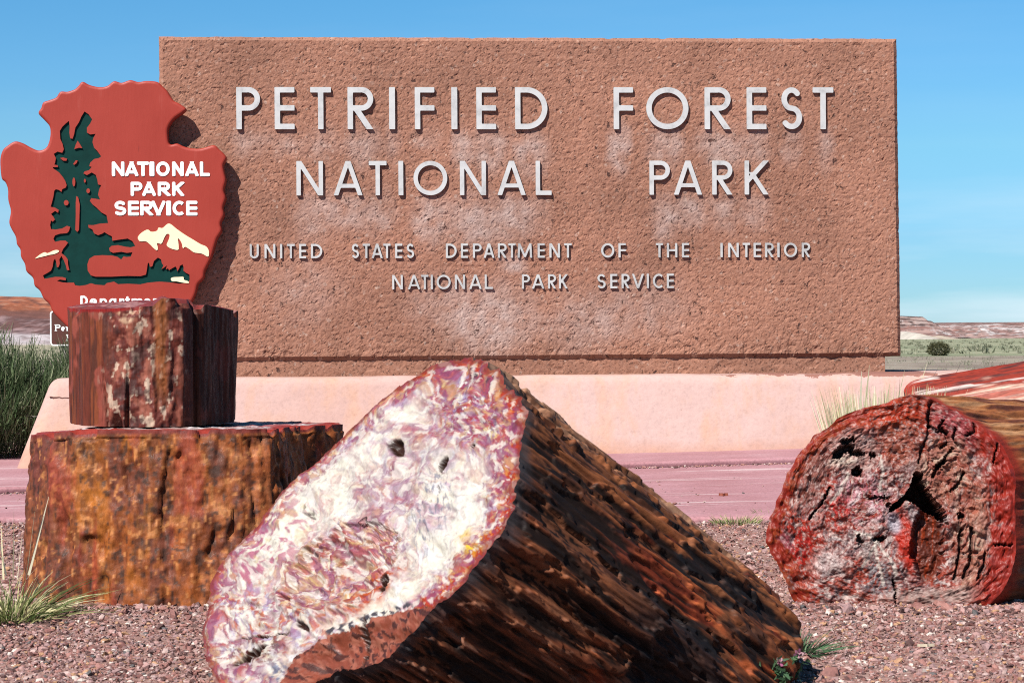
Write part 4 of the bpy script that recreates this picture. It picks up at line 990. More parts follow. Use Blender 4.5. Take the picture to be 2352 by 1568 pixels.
        if dpt >= .03: c = mixc(c, (.035, .012, .007), np.minimum(1.8 * blob(X + 12 * n3, Y + 10 * n2, cx, cy, rx * 1.15, ry * 1.15, ro, .3), 1))
        elif dpt < .02: c = mixc(c, (.12, .10, .09), m_ * .8)
    return h, c
Vf, Fq, tri, colf = face_grid(c, R1[0], 215, n1_, face1); lum_ = colf.mean(1, keepdims=True); colf = np.clip(lum_ + (colf - lum_) * 1.25, .004, 1) * .72
if orient(Vf, Fq, n1_): Fq = Fq[:, ::-1]; tri = tri[:, ::-1]
part('broken_end', t_log1, Vf, [Fq, tri], m_face, smooth=True, col=colf)

# ---------------------------------------------------------------- right-hand log
n2_ = np.array([-.10, -.97, .14]); n2_ /= np.linalg.norm(n2_)
e2 = np.array([.66, .75, -.045]); e2 /= np.linalg.norm(e2)
O2 = at(*c5(930, 900), 5.62)
out2 = [c5(*q) for q in [(1060, 254), (1130, 258), (1200, 285), (1290, 335), (1410, 400), (1500, 455), (1562, 512), (1612, 600), (1648, 690), (1658, 790), (1655, 900), (1658, 1010), (1662, 1130), (1645, 1250), (1592, 1350), (1530, 1420), (1450, 1480), (1300, 1520), (1130, 1530), (970, 1530), (820, 1525),
        (690, 1515), (560, 1500), (440, 1470), (375, 1410), (345, 1300), (310, 1225), (278, 1165), (240, 1095), (236, 1040), (262, 960), (290, 880), (315, 820), (338, 770), (360, 710), (392, 650), (420, 600), (455, 555), (500, 510), (545, 465), (600, 430), (655, 385), (740, 350), (830, 316), (920, 300), (1000, 268)]]
def disp2(rad, rh, l):
    q = rad * 9 + e2 * (l * 1.1)
    d = .022 * fbm(q, 1.0, 3, 21.0) - .03 * np.clip(ridged(q, 1.0, 3, 24.0) - .6, 0, 1) + .008 * fbm(rad * 40 + e2 * l * 3, 1.0, 3, 27.0)
    lump = .007 * np.abs(fbm(rad * 24, 1.0, 2, 33.0))
    return d * (.25 + .75 * sm(0, .12, l)) + lump * sm(.1, -.3, rh[:, 0])
c, rad, R2, s2 = make_log(out2, c5(930, 880), O2, n2_, e2, 1.9, .10, 560, 240, disp2)
def paint_body2(V, l, rad, rh):
    st = fbm(rad * 16 + e2[None] * (l * 1.3)[:, None], 1.0, 4, 2.0); st2 = fbm(rad * 50 + e2[None] * (l * 3)[:, None], 1.0, 3, 5.0); bl = fbm(V, 6, 4, 3.0)
    c = np.zeros((len(V), 3)) + (.35, .125, .04)
    c = mixc(c, (.46, .20, .07), sm(0, .4, st)); c = mixc(c, (.17, .055, .028), sm(.05, .35, -st2 + .2 * bl)); c = mixc(c, (.55, .33, .17), sm(.25, .5, st2 + .3 * st) * .7)
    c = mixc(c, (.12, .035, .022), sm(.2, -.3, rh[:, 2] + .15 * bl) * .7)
    return mixc(c, (.33, .035, .015), sm(.10, .02, l + .04 * bl)) * np.array([.82, .74, .72])
t_log2 = thing('petrified_log', 'log with red rimmed broken end and a dark hollow, beside the gravel', 'petrified log', tuple(at(*c5(930, 1440), 5.7)))
nl, nth, _ = R2.shape
V = R2.reshape(-1, 3); lv = np.repeat(s2 * 1.9, nth); radv = np.tile(rad, (nl, 1)); rhv = radv / np.linalg.norm(radv, axis=1)[:, None]
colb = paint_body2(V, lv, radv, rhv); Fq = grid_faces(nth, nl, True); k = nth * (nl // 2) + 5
if np.cross(V[Fq[k][1]] - V[Fq[k][0]], V[Fq[k][2]] - V[Fq[k][0]]) @ rhv[k] < 0: Fq = Fq[:, ::-1]
kk = np.arange(nth) + (nl - 1) * nth; k2 = np.roll(kk, -1)
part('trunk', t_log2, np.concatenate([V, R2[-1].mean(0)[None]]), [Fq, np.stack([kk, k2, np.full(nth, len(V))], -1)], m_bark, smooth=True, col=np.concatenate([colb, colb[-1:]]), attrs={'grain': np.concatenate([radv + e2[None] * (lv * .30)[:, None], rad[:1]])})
def face2(V, t, th):
    px, py = proj(V); X, Y = (px - 1665.2) / .4028, (py - 803.9) / .4028
    Q = np.stack([X, Y, X * 0], -1) / 100.0
    wv = np.stack([fbm(Q, .6, 3, 1.5), fbm(Q, .6, 3, 5.5), X * 0], -1); Qw = Q + wv * .7
    n1, n2, n3, n4 = fbm(Qw, .7, 5, 3.5), fbm(Qw, 1.5, 5, 8.5), fbm(Q + .4 * wv, 3.4, 4, 12.5), fbm(Q, 8, 3, 14.5)
    ang = np.arctan2(Y - 860, X - 950); rd = np.hypot(X - 950, (Y - 860) * 1.15)
    rings_ = fbm(np.stack([rd / 45, np.cos(ang) * 1.5, np.sin(ang) * 1.5], -1) + wv * .5, 1.0, 4, 2.0)
    c = np.zeros((len(V), 3)) + (.27, .065, .05)
    c = mixc(c, (.44, .20, .17), sm(.05, .45, n2) * .8); c = mixc(c, (.26, .135, .13), sm(.05, .4, -n1 + .3 * n3)); c = mixc(c, (.62, .46, .43), sm(.2, .45, n3 + .3 * n2) * .8)
    c = mixc(c, (.28, .035, .022), sm(.05, .3, fbm(Qw, 1.1, 4, 33.0)) * .85); c = mixc(c, (.66, .54, .50), sm(.2, .36, fbm(Qw, 2.3, 4, 43.0)) * .75); c = mixc(c, (.22, .19, .20), sm(.15, .4, fbm(Qw, 1.6, 4, 37.0)) * .7)
    c = mixc(c, (.36, .06, .035), sm(.05, .3, rings_) * sm(.35, .7, t) * .7)
    # brown-red upper middle
    c = mixc(c, (.30, .085, .055), blob(X, Y, 990, 500, 130, 190, 0, .5) * (.75 + .6 * n3)); c = mixc(c, (.25, .10, .08), blob(X, Y, 530, 680, 75, 270, 24, .5) * (.8 + .5 * n3))
    c = mixc(c, (.40, .055, .022), blob(X, Y, 950, 350, 280, 75, -10, .5) * (.9 + .5 * n3)); c = mixc(c, (.30, .065, .07), blob(X, Y, 1330, 440, 190, 90, 32, .5) * (.85 + .5 * n3))
    # grey pink patch with pits, upper left of centre
    c = mixc(c, (.46, .30, .27), blob(X, Y, 740, 590, 130, 120, 0, .5) * (.8 + .6 * n3)); c = mixc(c, (.62, .50, .42), blob(X, Y, 680, 630, 80, 28, -10, .6) * (.9 + n3))
    c = mixc(c, (.55, .22, .26), blob(X, Y, 790, 860, 150, 130, 30, .5) * sm(-.2, .2, n3) * .8); c = mixc(c, (.40, .035, .022), blob(X, Y, 640, 930, 80, 90, 0, .6) * (.7 + n3)); c = mixc(c, (.72, .58, .58), blob(X, Y, 800, 880, 120, 90, 20, .6) * sm(.05, .3, n2) * .8)
    c = mixc(c, (.40, .04, .022), blob(X, Y, 430, 1110, 120, 190, -15, .55) * sm(-.3, .1, n3 + .4 * n2)); c = mixc(c, (.28, .12, .16), blob(X, Y, 330, 1100, 60, 70, 0, .6) * .6)
    c = mixc(c, (.58, .46, .44), blob(X, Y, 590, 1210, 90, 80, 0, .5) * (.75 + .6 * n3)); c = mixc(c, (.17, .14, .15), blob(X, Y, 870, 1300, 120, 100, 15, .5) * sm(-.3, .1, n3)); c = mixc(c, (.45, .36, .34), blob(X, Y, 850, 1080, 110, 100, 0, .6) * (.5 + .8 * n3))
    # tan cracked block on the right
    c = mixc(c, (.74, .62, .58), sm(.30, .38, fbm(Q, 5, 4, 111.0)) * .4); c = mixc(c, (.12, .03, .028), sm(.24, .32, fbm(Q, 7, 4, 113.0)) * .7)
    tan = np.maximum(blob(X, Y, 1250, 700, 140, 190, 10, .4), blob(X, Y, 1400, 1050, 95, 300, 2, .5))
    c = mixc(c, (.40, .20, .145), tan * (.75 + .6 * n3)); c = mixc(c, (.56, .42, .33), tan * sm(.1, .3, n2) * .75); c = mixc(c, (.26, .06, .045), tan * sm(.05, .25, fbm(Qw, 1.2, 4, 121.0)) * .7); c = mixc(c, (.30, .12, .10), tan * sm(.15, .4, n3) * .7)
    c = mixc(c, (.40, .28, .25), blob(X, Y, 1230, 1400, 330, 45, -4, .5) * (.8 + .6 * n3))
    # red right-hand margin and left rim
    c = mixc(c, (.31, .038, .024), sm(.76, .88, t + .12 * n2) * sm(1350, 1500, X)); c = mixc(c, (.30, .055, .05), sm(.80, .86, t + .05 * n2) * sm(1350, 1500, X) * sm(.05, .3, n3) * .7)
    lr = sm(.865, .90, t + .025 * n2 + .01 * n3) * sm(900, 750, X); c = mixc(c, (.27, .036, .016), lr * sm(-.5, .1, n2 + n1)); c = mixc(c, (.40, .09, .035), lr * sm(.1, .3, n3 + .3 * n4) * .7); c = mixc(c, (.24, .04, .02), lr * sm(.15, .4, n3) * .6)
    # glossy dark red alcove and the streaks beside it
    alc = blob(X + 14 * n3, Y, 1155, 1110, 88, 205, 0, .18)
    c = mixc(c, (.13, .030, .018), alc * .95); c = mixc(c, (.36, .065, .03), alc * sm(.1, .4, fbm(np.stack([X / 22, Y / 90, X * 0], -1), 1.0, 3, 3.0)) * .8)
    c = mixc(c, (.44, .05, .035), blob(X, Y, 1030, 1080, 55, 200, -14, .45) * (.85 + .6 * n3)); c = mixc(c, (.50, .47, .52), blob(X, Y, 965, 985, 38, 60, -15, .4) * .85)
    # branching pale veins
    for pts in ([(860, 1090), (820, 1180), (780, 1240)], [(860, 1090), (905, 1150), (960, 1220), (975, 1280)], [(850, 1090), (865, 1180), (905, 1330)], [(860, 1085), (800, 1050), (745, 1040)], [(700, 700), (660, 800), (600, 870)], [(880, 800), (900, 700), (885, 600)]):
        c = mixc(c, (.68, .60, .54), sm(13, 3, seg(X + 10 * n3, Y + 10 * n4, pts)) * .8)
    h = .018 * fbm(Q, .6, 3, 3.5) + .008 * fbm(Q, 1.5, 3, 8.5) + .0028 * n3 + .0010 * n4 - .012 * sm(.86, .97, ridged(Qw, .6, 2, 3.0)) + .006 * rings_ * sm(.4, .8, t) + .006 * n3 * tan
    cav = inpoly(X + 12 * n3 + 6 * n4, Y + 12 * n2, [(1090, 690), (1132, 705), (1130, 745), (1170, 800), (1205, 850), (1232, 872), (1262, 920), (1270, 990), (1230, 975), (1185, 930), (1100, 885), (1035, 850), (990, 900), (920, 935), (965, 870), (1020, 830), (1060, 750)])
    cd = np.where(cav, 1.0, 0.0); h = h - .20 * cd; c = mixc(c, (.07, .035, .025), cd * .9)
    h = h - .045 * alc
    for cx, cy, rx, ry, ro, dp in ((690, 560, 45, 22, -10, .06), (640, 595, 30, 20, 0, .06), (750, 585, 45, 16, 10, .05), (700, 515, 40, 14, -15, .05), (752, 690, 27, 24, 0, .07), (840, 600, 16, 14, 0, .04), (880, 1075, 34, 16, 0, .04), (770, 1080, 16, 30, -20, .03), (1345, 945, 16, 18, 0, .04), (1230, 650, 40, 12, -40, .04), (870, 840, 60, 10, 0, .02)):
        m_ = blob(X + 14 * n3, Y + 14 * n4, cx, cy, rx, ry, ro, .35); h = h - dp * m_; c = mixc(c, (.09, .06, .05), m_ * .7)
    for pts, w in (([(1175, 290), (1165, 350), (1165, 430)], 9), ([(1165, 430), (1215, 460), (1265, 470), (1275, 520), (1235, 550)], 8), ([(1165, 435), (1150, 500), (1120, 560), (1105, 640)], 9), ([(1265, 470), (1225, 440), (1245, 400)], 7), ([(1330, 545), (1300, 500), (1310, 450)], 6), ([(1420, 420), (1425, 470), (1370, 490)], 7), ([(1190, 720), (1230, 650), (1300, 560)], 9),
                   ([(1345, 1020), (1340, 1150), (1320, 1250), (1310, 1300)], 9), ([(1410, 1010), (1405, 1120), (1395, 1220), (1360, 1300)], 11), ([(1480, 1160), (1470, 1230), (1440, 1300)], 9), ([(1290, 800), (1330, 760), (1360, 700)], 8), ([(600, 780), (560, 860), (480, 960)], 7), ([(970, 1440), (975, 1380), (960, 1310)], 6), ([(1560, 530), (1530, 640)], 7), ([(1640, 1110), (1540, 1110)], 6)):
        m_ = sm(w * 1.3, w * .4, seg(X + 10 * n3, Y + 10 * n4, pts)); h = h - .022 * m_; c = mixc(c, (.07, .03, .025), m_ * .8 * sm(-.35, .0, n2 + n3))
    return h, c
Vf, Fq, tri, colf = face_grid(c, R2[0], 230, n2_, face2)
if orient(Vf, Fq, n2_): Fq = Fq[:, ::-1]; tri = tri[:, ::-1]
part('broken_end', t_log2, Vf, [Fq, tri], m_face2, smooth=True, col=np.clip(colf.mean(1, keepdims=True) + (colf - colf.mean(1, keepdims=True)) * 1.22, .008, 1) * .68)

# ---------------------------------------------------------------- striped log behind it
e3 = np.array([.97, -.15, .175]); e3 /= np.linalg.norm(e3)
def cross_ring(c, e, R, nth, disp, l):
    a = np.linspace(0, 2 * math.pi, nth, endpoint=False); s_ = np.cross(e, (0, 0, 1.0)); s_ /= np.linalg.norm(s_); u_ = np.cross(s_, e)
    rh = np.cos(a)[:, None] * s_ + np.sin(a)[:, None] * u_
    return c + rh * (R + disp(rh, l))[:, None], rh
st0 = at(2106, 922, 7.3); st0[2] = .285
def disp3(rh, l):
    fac = .04 * (np.abs(np.sin(np.arctan2(rh[:, 2], -rh[:, 1]) * 2 + .9)) - .6)
    return fac + .02 * fbm(rh * 2.2 + e3 * l * .5, 1.0, 3, 3.0) - .02 * np.clip(ridged(rh * 4 + e3 * l * .5, 1.0, 3, 6.0) - .6, 0, 1) + .006 * fbm(rh * 12 + e3 * l * 3, 1.0, 3, 2.0)
rings, rhs, ls = [], [], np.concatenate([[0, .004, .012], np.linspace(.03, 2.3, 170)])
for l in ls:
    R_, rh = cross_ring(st0 + e3 * l, e3, (.27 - .03 * math.exp(-l * 60)), 300, disp3, l); rings.append(R_); rhs.append(rh)
V = np.concatenate(rings); rh = np.concatenate(rhs); lv = np.repeat(ls, 300)
st = fbm(rh * 5 + e3[None] * (lv * .7)[:, None], 1.0, 4, 3.0); s2_ = fbm(rh * 16 + e3[None] * (lv * 1.2)[:, None], 1.0, 3, 8.0); bl = fbm(V, 5, 4)
el = np.degrees(np.arctan2(rh[:, 2], -rh[:, 1] * .98))
col = np.zeros((len(V), 3)) + (.60, .42, .33)
col = mixc(col, (.70, .55, .46), sm(0, .4, st)); col = mixc(col, (.40, .20, .16), sm(.1, .35, s2_ + .2 * bl) * .9); col = mixc(col, (.33, .06, .04), sm(.16, .24, st - s2_ * .4) * .9)
redtop = sm(60, 66, el + 16 * st + 10 * bl); s4_ = fbm(rh * 26 + e3[None] * (lv * 4)[:, None], 1.0, 4, 18.0); col = mixc(col, (.24, .028, .016), redtop); col = mixc(col, (.09, .022, .02), redtop * sm(.0, .2, s4_ + .5 * s2_)); col = mixc(col, (.34, .09, .06), sm(.14, .24, s4_) * (1 - redtop) * .7); col = mixc(col, (.62, .50, .46), redtop * sm(.32, .42, s2_ + .4 * bl) * .8)
col = mixc(col, (.32, .04, .025), sm(.07, .02, lv + .05 * bl)); col = mixc(col, (.30, .18, .14), sm(5, -25, el + 10 * bl) * .7)
Fq = grid_faces(300, len(ls), True); k = 300 * 60 + 5
if np.cross(V[Fq[k][1]] - V[Fq[k][0]], V[Fq[k][2]] - V[Fq[k][0]]) @ rh[k] < 0: Fq = Fq[:, ::-1]
t_log3 = thing('petrified_log', 'partly hidden log striped cream and red lying behind the hollow red log', 'petrified log', (float(st0[0]) + 1, float(st0[1]), 0))
kk = np.arange(300)
part('trunk', t_log3, np.concatenate([V, V[:300].mean(0)[None], V[-300:].mean(0)[None]]), [Fq, np.stack([np.roll(kk, -1), kk, np.full(300, len(V))], -1), np.stack([kk + len(V) - 300, np.roll(kk, -1) + len(V) - 300, np.full(300, len(V) + 1)], -1)], m_bark, smooth=True, col=np.concatenate([col, col[:1], col[-1:]]), attrs={'grain': np.concatenate([rh * .4 + e3[None] * (lv * .30)[:, None], rh[:2]])})

# ================================================================== STUMPS
def stump(root, plan_top, plan_bot, ztop, zbot, nth, nv, disp, paint, top_z, paint_top, nr=60, gstretch=.45):
    pt, pb = resample(np.asarray(plan_top, float), nth), resample(np.asarray(plan_bot, float), nth)
    cc = pt.mean(0); rows, rhs, hs = [], [], []
    for v_ in np.linspace(0, 1, nv):
        p = pb + (pt - pb) * v_; rr = p - p.mean(0); rh = np.column_stack([rr / np.linalg.norm(rr, axis=1)[:, None], np.zeros(nth)])
        zt_ = top_z(p); z = zbot + (zt_ - zbot) * v_
        q = np.column_stack([p, z])
        q = q + rh * disp(q, rh, v_)[:, None]
        if v_ > .93:                                            # chipped rim
            ch_ = sm(.08, .22, fbm(q * np.array([1, 1, 0]), 11, 4, 77.0)); q = q - rh * (.014 * ch_ * (v_ - .93) / .07)[:, None]; q[:, 2] -= .012 * ch_ * (v_ - .93) / .07
        rows.append(q); rhs.append(rh); hs.append(np.full(nth, v_))
    V = np.concatenate(rows); rh = np.concatenate(rhs); h = np.concatenate(hs)
    Fq = grid_faces(nth, nv, True); k = nth * (nv // 2) + 9
    if np.cross(V[Fq[k][1]] - V[Fq[k][0]], V[Fq[k][2]] - V[Fq[k][0]]) @ rh[k] < 0: Fq = Fq[:, ::-1]
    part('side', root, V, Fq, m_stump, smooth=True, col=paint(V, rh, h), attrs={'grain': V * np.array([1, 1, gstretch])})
    rim = rows[-1]; tt = np.linspace(.02, 1, nr); ctr = rim.mean(0)
    T = (ctr[None, None] + (rim[None] - ctr) * tt[:, None, None]).reshape(-1, 3); tv = np.repeat(tt, nth)
    T[:, 2] = top_z(T[:, :2]) + (.004 * fbm(T, 12, 4) + .003 * fbm(T, 40, 3)) * (tv < .97) + (tv >= .97) * (np.tile(rim[:, 2], nr) - top_z(np.tile(rim[:, :2], (nr, 1))))
    Ft = grid_faces(nth, nr, True)
    a = V[Fq[0]]; A_ = T[Ft[0]]
    if np.cross(A_[1] - A_[0], A_[2] - A_[0])[2] < 0: Ft = Ft[:, ::-1]
    part('top', root, T, Ft, m_face2, smooth=True, col=paint_top(T, tv))
def XY(px, Y): return ((px - 1176) / F * Y, Y)
def paint_top(T, tv):
    n, n2 = fbm(T, 9, 4, 3.0), fbm(T, 26, 4, 6.0)
    c = np.zeros((len(T), 3)) + (.33, .22, .20)
    c = mixc(c, (.58, .52, .52), sm(0, .4, n2)); c = mixc(c, (.33, .10, .10), sm(.0, .35, n)); return mixc(c, (.27, .03, .02), sm(.80, .9, tv + .12 * n))
# lower, broad one
lt = [XY(70, 5.98), XY(72, 5.86), XY(120, 5.74), XY(250, 5.68), XY(400, 5.66), XY(540, 5.67), XY(618, 5.70), XY(640, 5.76), XY(662, 5.92), XY(690, 6.0), XY(735, 6.08), XY(782, 6.22), XY(775, 6.42), XY(640, 6.62), XY(420, 6.66), XY(200, 6.55), XY(90, 6.3)]
lb = [XY(42, 5.96), XY(48, 5.82), XY(110, 5.68), XY(250, 5.61), XY(400, 5.58), XY(560, 5.58), XY(660, 5.63), XY(690, 5.72), XY(700, 5.92), XY(720, 6.02), XY(755, 6.1), XY(800, 6.25), XY(785, 6.45), XY(640, 6.68), XY(420, 6.7), XY(190, 6.6), XY(70, 6.3)]
z_low = float(at(400, 987, 5.66)[2])
def tz_low(p): return z_low - .022 * np.clip(p[:, 1] - 5.66, 0, 1) - .02 * sm(-1.2, -1.45, p[:, 0])
def d_low(q, rh, v):
    g = q * np.array([1, 1, .22])
    d = .018 * fbm(g, 5, 4, 1.0) - .030 * np.clip(ridged(g, 5, 2, 3.0) - .64, 0, 1) + .007 * fbm(q * np.array([1, 1, .6]), 9, 4, 5.0) + .005 * fbm(q * np.array([1, 1, .5]), 26, 4, 8.0) + .004 * fbm(g, 32, 3, 6.0) + .003 * fbm(q * np.array([1, 1, .6]), 55, 3, 16.0) + .003 * np.abs(fbm(q * np.array([1, 1, .5]), 34, 3, 18.0)) - .014 * sm(.25, .5, fbm(q * np.array([1, 1, .35]), 12, 3, 14.0))
    return d * (.55 + .45 * (v < .96))
def p_low(V, rh, h):
    g = V * np.array([1, 1, .25]); st = fbm(g, 14, 4, 2.0); st2 = fbm(g, 40, 3, 6.0); bl = fbm(V, 6, 4, 9.0); b2 = fbm(V, 20, 4, 12.0); lo = fbm(V, 2.6, 3, 5.0)
    px, py = proj(V)
    f1 = fbm(V * np.array([1, 1, .5]), 55, 4, 31.0); gl = fbm(g, 26, 4, 33.0)
    c = np.zeros((len(V), 3)) + (.21, .060, .014)
    c = mixc(c, (.30, .105, .015), sm(-.05, .3, lo + .4 * st)); c = mixc(c, (.13, .060, .014), sm(.1, .4, bl + .3 * gl) * .7); c = mixc(c, (.115, .035, .022), sm(.0, .3, -st + .25 * bl) * .9); c = mixc(c, (.32, .105, .022), sm(.05, .3, b2 + .4 * f1) * .45); c = mixc(c, (.11, .028, .010), sm(.05, .25, fbm(g, 16, 4, 61.0)) * .6)
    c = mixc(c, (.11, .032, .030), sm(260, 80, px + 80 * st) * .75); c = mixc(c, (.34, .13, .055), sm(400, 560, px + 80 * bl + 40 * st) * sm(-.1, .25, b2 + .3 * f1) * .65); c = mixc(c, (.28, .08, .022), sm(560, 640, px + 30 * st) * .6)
    c = mixc(c, (.040, .024, .020), sm(.30, .48, gl - .4 * bl) * .4); c = mixc(c, (.035, .020, .016), sm(.28, .5, -f1 - .3 * b2) * .8)
    c = mixc(c, (.44, .20, .075), sm(.36, .55, f1 + .35 * b2 + .2 * bl) * .7); c = mixc(c, (.25, .045, .025), sm(.25, .45, fbm(g, 9, 4, 25.0)) * .6)
    c = c * np.array([1.22, 1.08, .95])
    return mixc(c, (.18, .03, .022), sm(.97, .99, h + .006 * st))
t_low = thing('petrified_stump', 'wide ochre brown stump carrying the smaller dark red stump', 'petrified stump', (XY(390, 5.9)[0], 6.1, 0))
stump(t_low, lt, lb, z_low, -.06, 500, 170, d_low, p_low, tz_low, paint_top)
# upper one
ut = [XY(163, 6.25), XY(159, 6.12), XY(166, 6.0), XY(190, 5.91), XY(240, 5.845), XY(300, 5.81), XY(370, 5.795), XY(420, 5.82), XY(445, 5.87), XY(470, 5.90), XY(490, 5.94), XY(515, 6.01), XY(533, 6.08), XY(543, 6.14), XY(540, 6.3), XY(440, 6.4), XY(290, 6.42), XY(190, 6.35)]
ub = [XY(166, 6.25), XY(162, 6.12), XY(168, 6.0), XY(190, 5.91), XY(240, 5.845), XY(300, 5.81), XY(370, 5.795), XY(420, 5.82), XY(445, 5.87), XY(468, 5.90), XY(486, 5.94), XY(512, 6.01), XY(530, 6.08), XY(537, 6.14), XY(535, 6.3), XY(440, 6.4), XY(290, 6.42), XY(190, 6.35)]
def zpy(px, py, Y): return float(at(px, py, Y)[2])
za, zb_, zc, zd = zpy(200, 712, 5.9), zpy(300, 706, 5.8), zpy(400, 692, 5.79), zpy(520, 704, 5.98)
def tz_up(p):
    px = 1176 + p[:, 0] / p[:, 1] * F
    front = np.interp(px, [150, 200, 300, 352, 372, 436, 446, 480, 500, 545], [za - .002, za, zb_, zb_ + .004, zc + .010, zc + .006, zc - .012, zc - .008, zd, zd - .012])
    return front + .05 * np.clip(p[:, 1] - 5.84, 0, .6) * sm(420, 330, px)
def d_up(q, rh, v):
    g = q * np.array([1, 1, .10])
    px = 1176 + q[:, 0] / q[:, 1] * F
    mid = sm(225, 270, px) * sm(440, 400, px)
    d = .010 * fbm(g, 9, 4, 41.0) - .022 * np.clip(ridged(g, 7, 2, 43.0) - .64, 0, 1) + .004 * fbm(g, 40, 3, 47.0)
    d = d + mid * (.008 * fbm(q * np.array([1, 1, .6]), 14, 4, 45.0) + .006 * fbm(q * np.array([1, 1, .6]), 36, 3, 48.0))
    d = d - .020 * sm(5, 1.5, np.abs(px - 293 + 4 * fbm(q, 8, 2))) * sm(.65, .25, v) - .03 * sm(16, 4, np.abs(px - 268)) * sm(.13, .02, v) - .016 * sm(4, 1, np.abs(px - 236 - 20 * (.5 - v))) * sm(.7, .4, v)
    d = d - .014 * sm(6, 2, np.abs(px - 448)) * (q[:, 1] < 6)
    return d
def p_up(V, rh, h):
    g = V * np.array([1, 1, .08]); st = fbm(g, 18, 4, 2.0); st2 = fbm(g, 60, 3, 6.0); bl = fbm(V, 8, 4, 9.0); b2 = fbm(V, 24, 4, 12.0); b3 = fbm(V * np.array([1, 1, .5]), 45, 3, 15.0)
    px, py = proj(V)
    c = np.zeros((len(V), 3)) + (.13, .026, .013)
    c = mixc(c, (.19, .045, .016), sm(-.05, .3, st)); c = mixc(c, (.06, .016, .011), sm(.05, .35, -st2 + .2 * st) * .8); c = mixc(c, (.25, .055, .035), sm(.15, .4, bl))
    mid = sm(230, 275, px + 30 * bl + 18 * (h - .5)) * sm(445, 390, px + 40 * bl)
    pk = .18 * blob(px, py, 350, 740, 55, 90, 0, .8) + .12 * blob(px, py, 310, 850, 26, 110, 0, .8)
    c = mixc(c, (.12, .022, .016), mid * .85); c = mixc(c, (.25, .075, .048), mid * sm(.08, .35, b2 + .25 * bl + pk)); c = mixc(c, (.58, .44, .33), mid * .8 * sm(.36, .48, b3 + .3 * bl + pk) * .9); c = mixc(c, (.07, .028, .025), mid * sm(.2, .4, -b2) * .8)
    c = mixc(c, (.26, .08, .02), sm(26, 8, np.abs(px - 368)) * sm(-.2, .3, st) * sm(.1, .35, h) * .8)
    c = mixc(c, (.52, .34, .22), sm(14, 6, np.hypot(px - 290, (py - 722) * .9) - 9) * sm(-.2, .2, b2) * .8)
    c = mixc(c, c * .55, sm(425, 450, px))  # right side darkened in the colour, standing in for its shade
    return mixc(c, (.24, .012, .010), sm(.965, .985, h + .01 * st) * sm(330, 280, px))
def paint_top2(T, tv):
    n, n2 = fbm(T, 9, 4, 3.0), fbm(T, 26, 4, 6.0); c = np.zeros((len(T), 3)) + (.20, .03, .025)
    c = mixc(c, (.33, .15, .14), sm(.1, .4, n)); return mixc(c, (.10, .03, .03), sm(.1, .4, n2) * .6)
t_up = thing('petrified_stump', 'smaller dark red stump standing on top of the broad ochre stump', 'petrified stump', (XY(350, 6.1)[0], 6.1, float(z_low)))
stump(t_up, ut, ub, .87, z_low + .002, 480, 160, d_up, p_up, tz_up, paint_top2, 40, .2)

# ================================================================== BROWN ROAD SIGN behind the base
YS = 24.0
m_brown = paint_mat('brown_sign_sheet', (.105, .028, .018), .45, .4, .08, 3)
m_wht = paint_mat('white_sign_sheet', (.80, .80, .79), .45, .4, .04, 3)
m_post = paint_mat('grey_post', (.30, .27, .24), .8, .2, .2, 6)
p0, p1 = at(115.5, 794, YS), at(115.5, 714, YS)
sx0, sz0, sz1 = p0[0], p0[2], p1[2]; sx1 = sx0 + .86
t_sign = thing('road_sign', 'brown road sign with white rim and serif lettering behind the plaque', 'road sign', ((sx0 + sx1) / 2, YS, float(gz(np.array(sx0), np.array(YS)))))
def rrect(x0, z0, x1, z1, r, n=6):
    P = []
    for cx, cz, a0 in ((x1 - r, z1 - r, 0), (x0 + r, z1 - r, 90), (x0 + r, z0 + r, 180), (x1 - r, z0 + r, 270)):
        for k in range(n + 1): a = math.radians(a0 + 90 * k / n); P.append((cx + r * math.cos(a), cz + r * math.sin(a)))
    return np.array(P)
def plate(loops, y0, y1):
    A = np.concatenate(loops); n = len(A); T = fill(loops); Q = []; o = 0
    for l in loops:
        k = np.arange(len(l)); k2 = (k + 1) % len(l); Q.append(np.stack([o + k2, o + k, n + o + k, n + o + k2], -1)); o += len(l)
    return np.concatenate([np.column_stack([A[:, 0], np.full(n, y0), A[:, 1]]), np.column_stack([A[:, 0], np.full(n, y1), A[:, 1]])]), [T, np.concatenate(Q), T[:, ::-1] + n]
V, fr = plate([rrect(sx0, sz0, sx1, sz1, .035)], YS, YS + .012); part('sign_panel', t_sign, V, fr, m_brown)
V, fr = plate([rrect(sx0, sz0, sx1, sz1, .035), rrect(sx0 + .016, sz0 + .016, sx1 - .016, sz1 - .016, .025)[::-1]], YS - .004, YS - .001); part('border', t_sign, V, fr, m_wht)
for text, pxs, yt, yb in (('Petrified', [(127, 139), (140.5, 149), (151, 157), (158.5, 164), (165.5, 168), (169.5, 175), (176.5, 179), (180.5, 188), (189.5, 199)], 745, 760), ('Forest', [(153, 163), (165, 174), (176, 182), (184, 192), (194, 201), (202, 208)], 768, 782.5)):
    for ch, (a, b_) in zip(text, pxs):
        q0, q1 = at(a, yb, YS), at(b_, yt, YS); ch2 = ch if ch != 's' else 'S'
        hh = (q1[2] - q0[2]) * (1 if ch != 's' else .7)
        lp = letter_loops(ch2, q1[0] - q0[0], hh, .0135, 0, True); lp = [l + np.array([q0[0], q0[2]]) for l in lp]
        V, fr = plate(lp, YS - .004, YS - .001); part('letter', t_sign, V, fr, m_wht)
for px in (146, 240):
    x = (px - 1176) / F * YS; g0 = float(gz(np.array(x), np.array(YS)))
    V, fq = boxvf(x - .045, YS + .014, g0 - .3, x + .045, YS + .10, sz1 - .03); part('post', t_sign, V, fq, m_post)

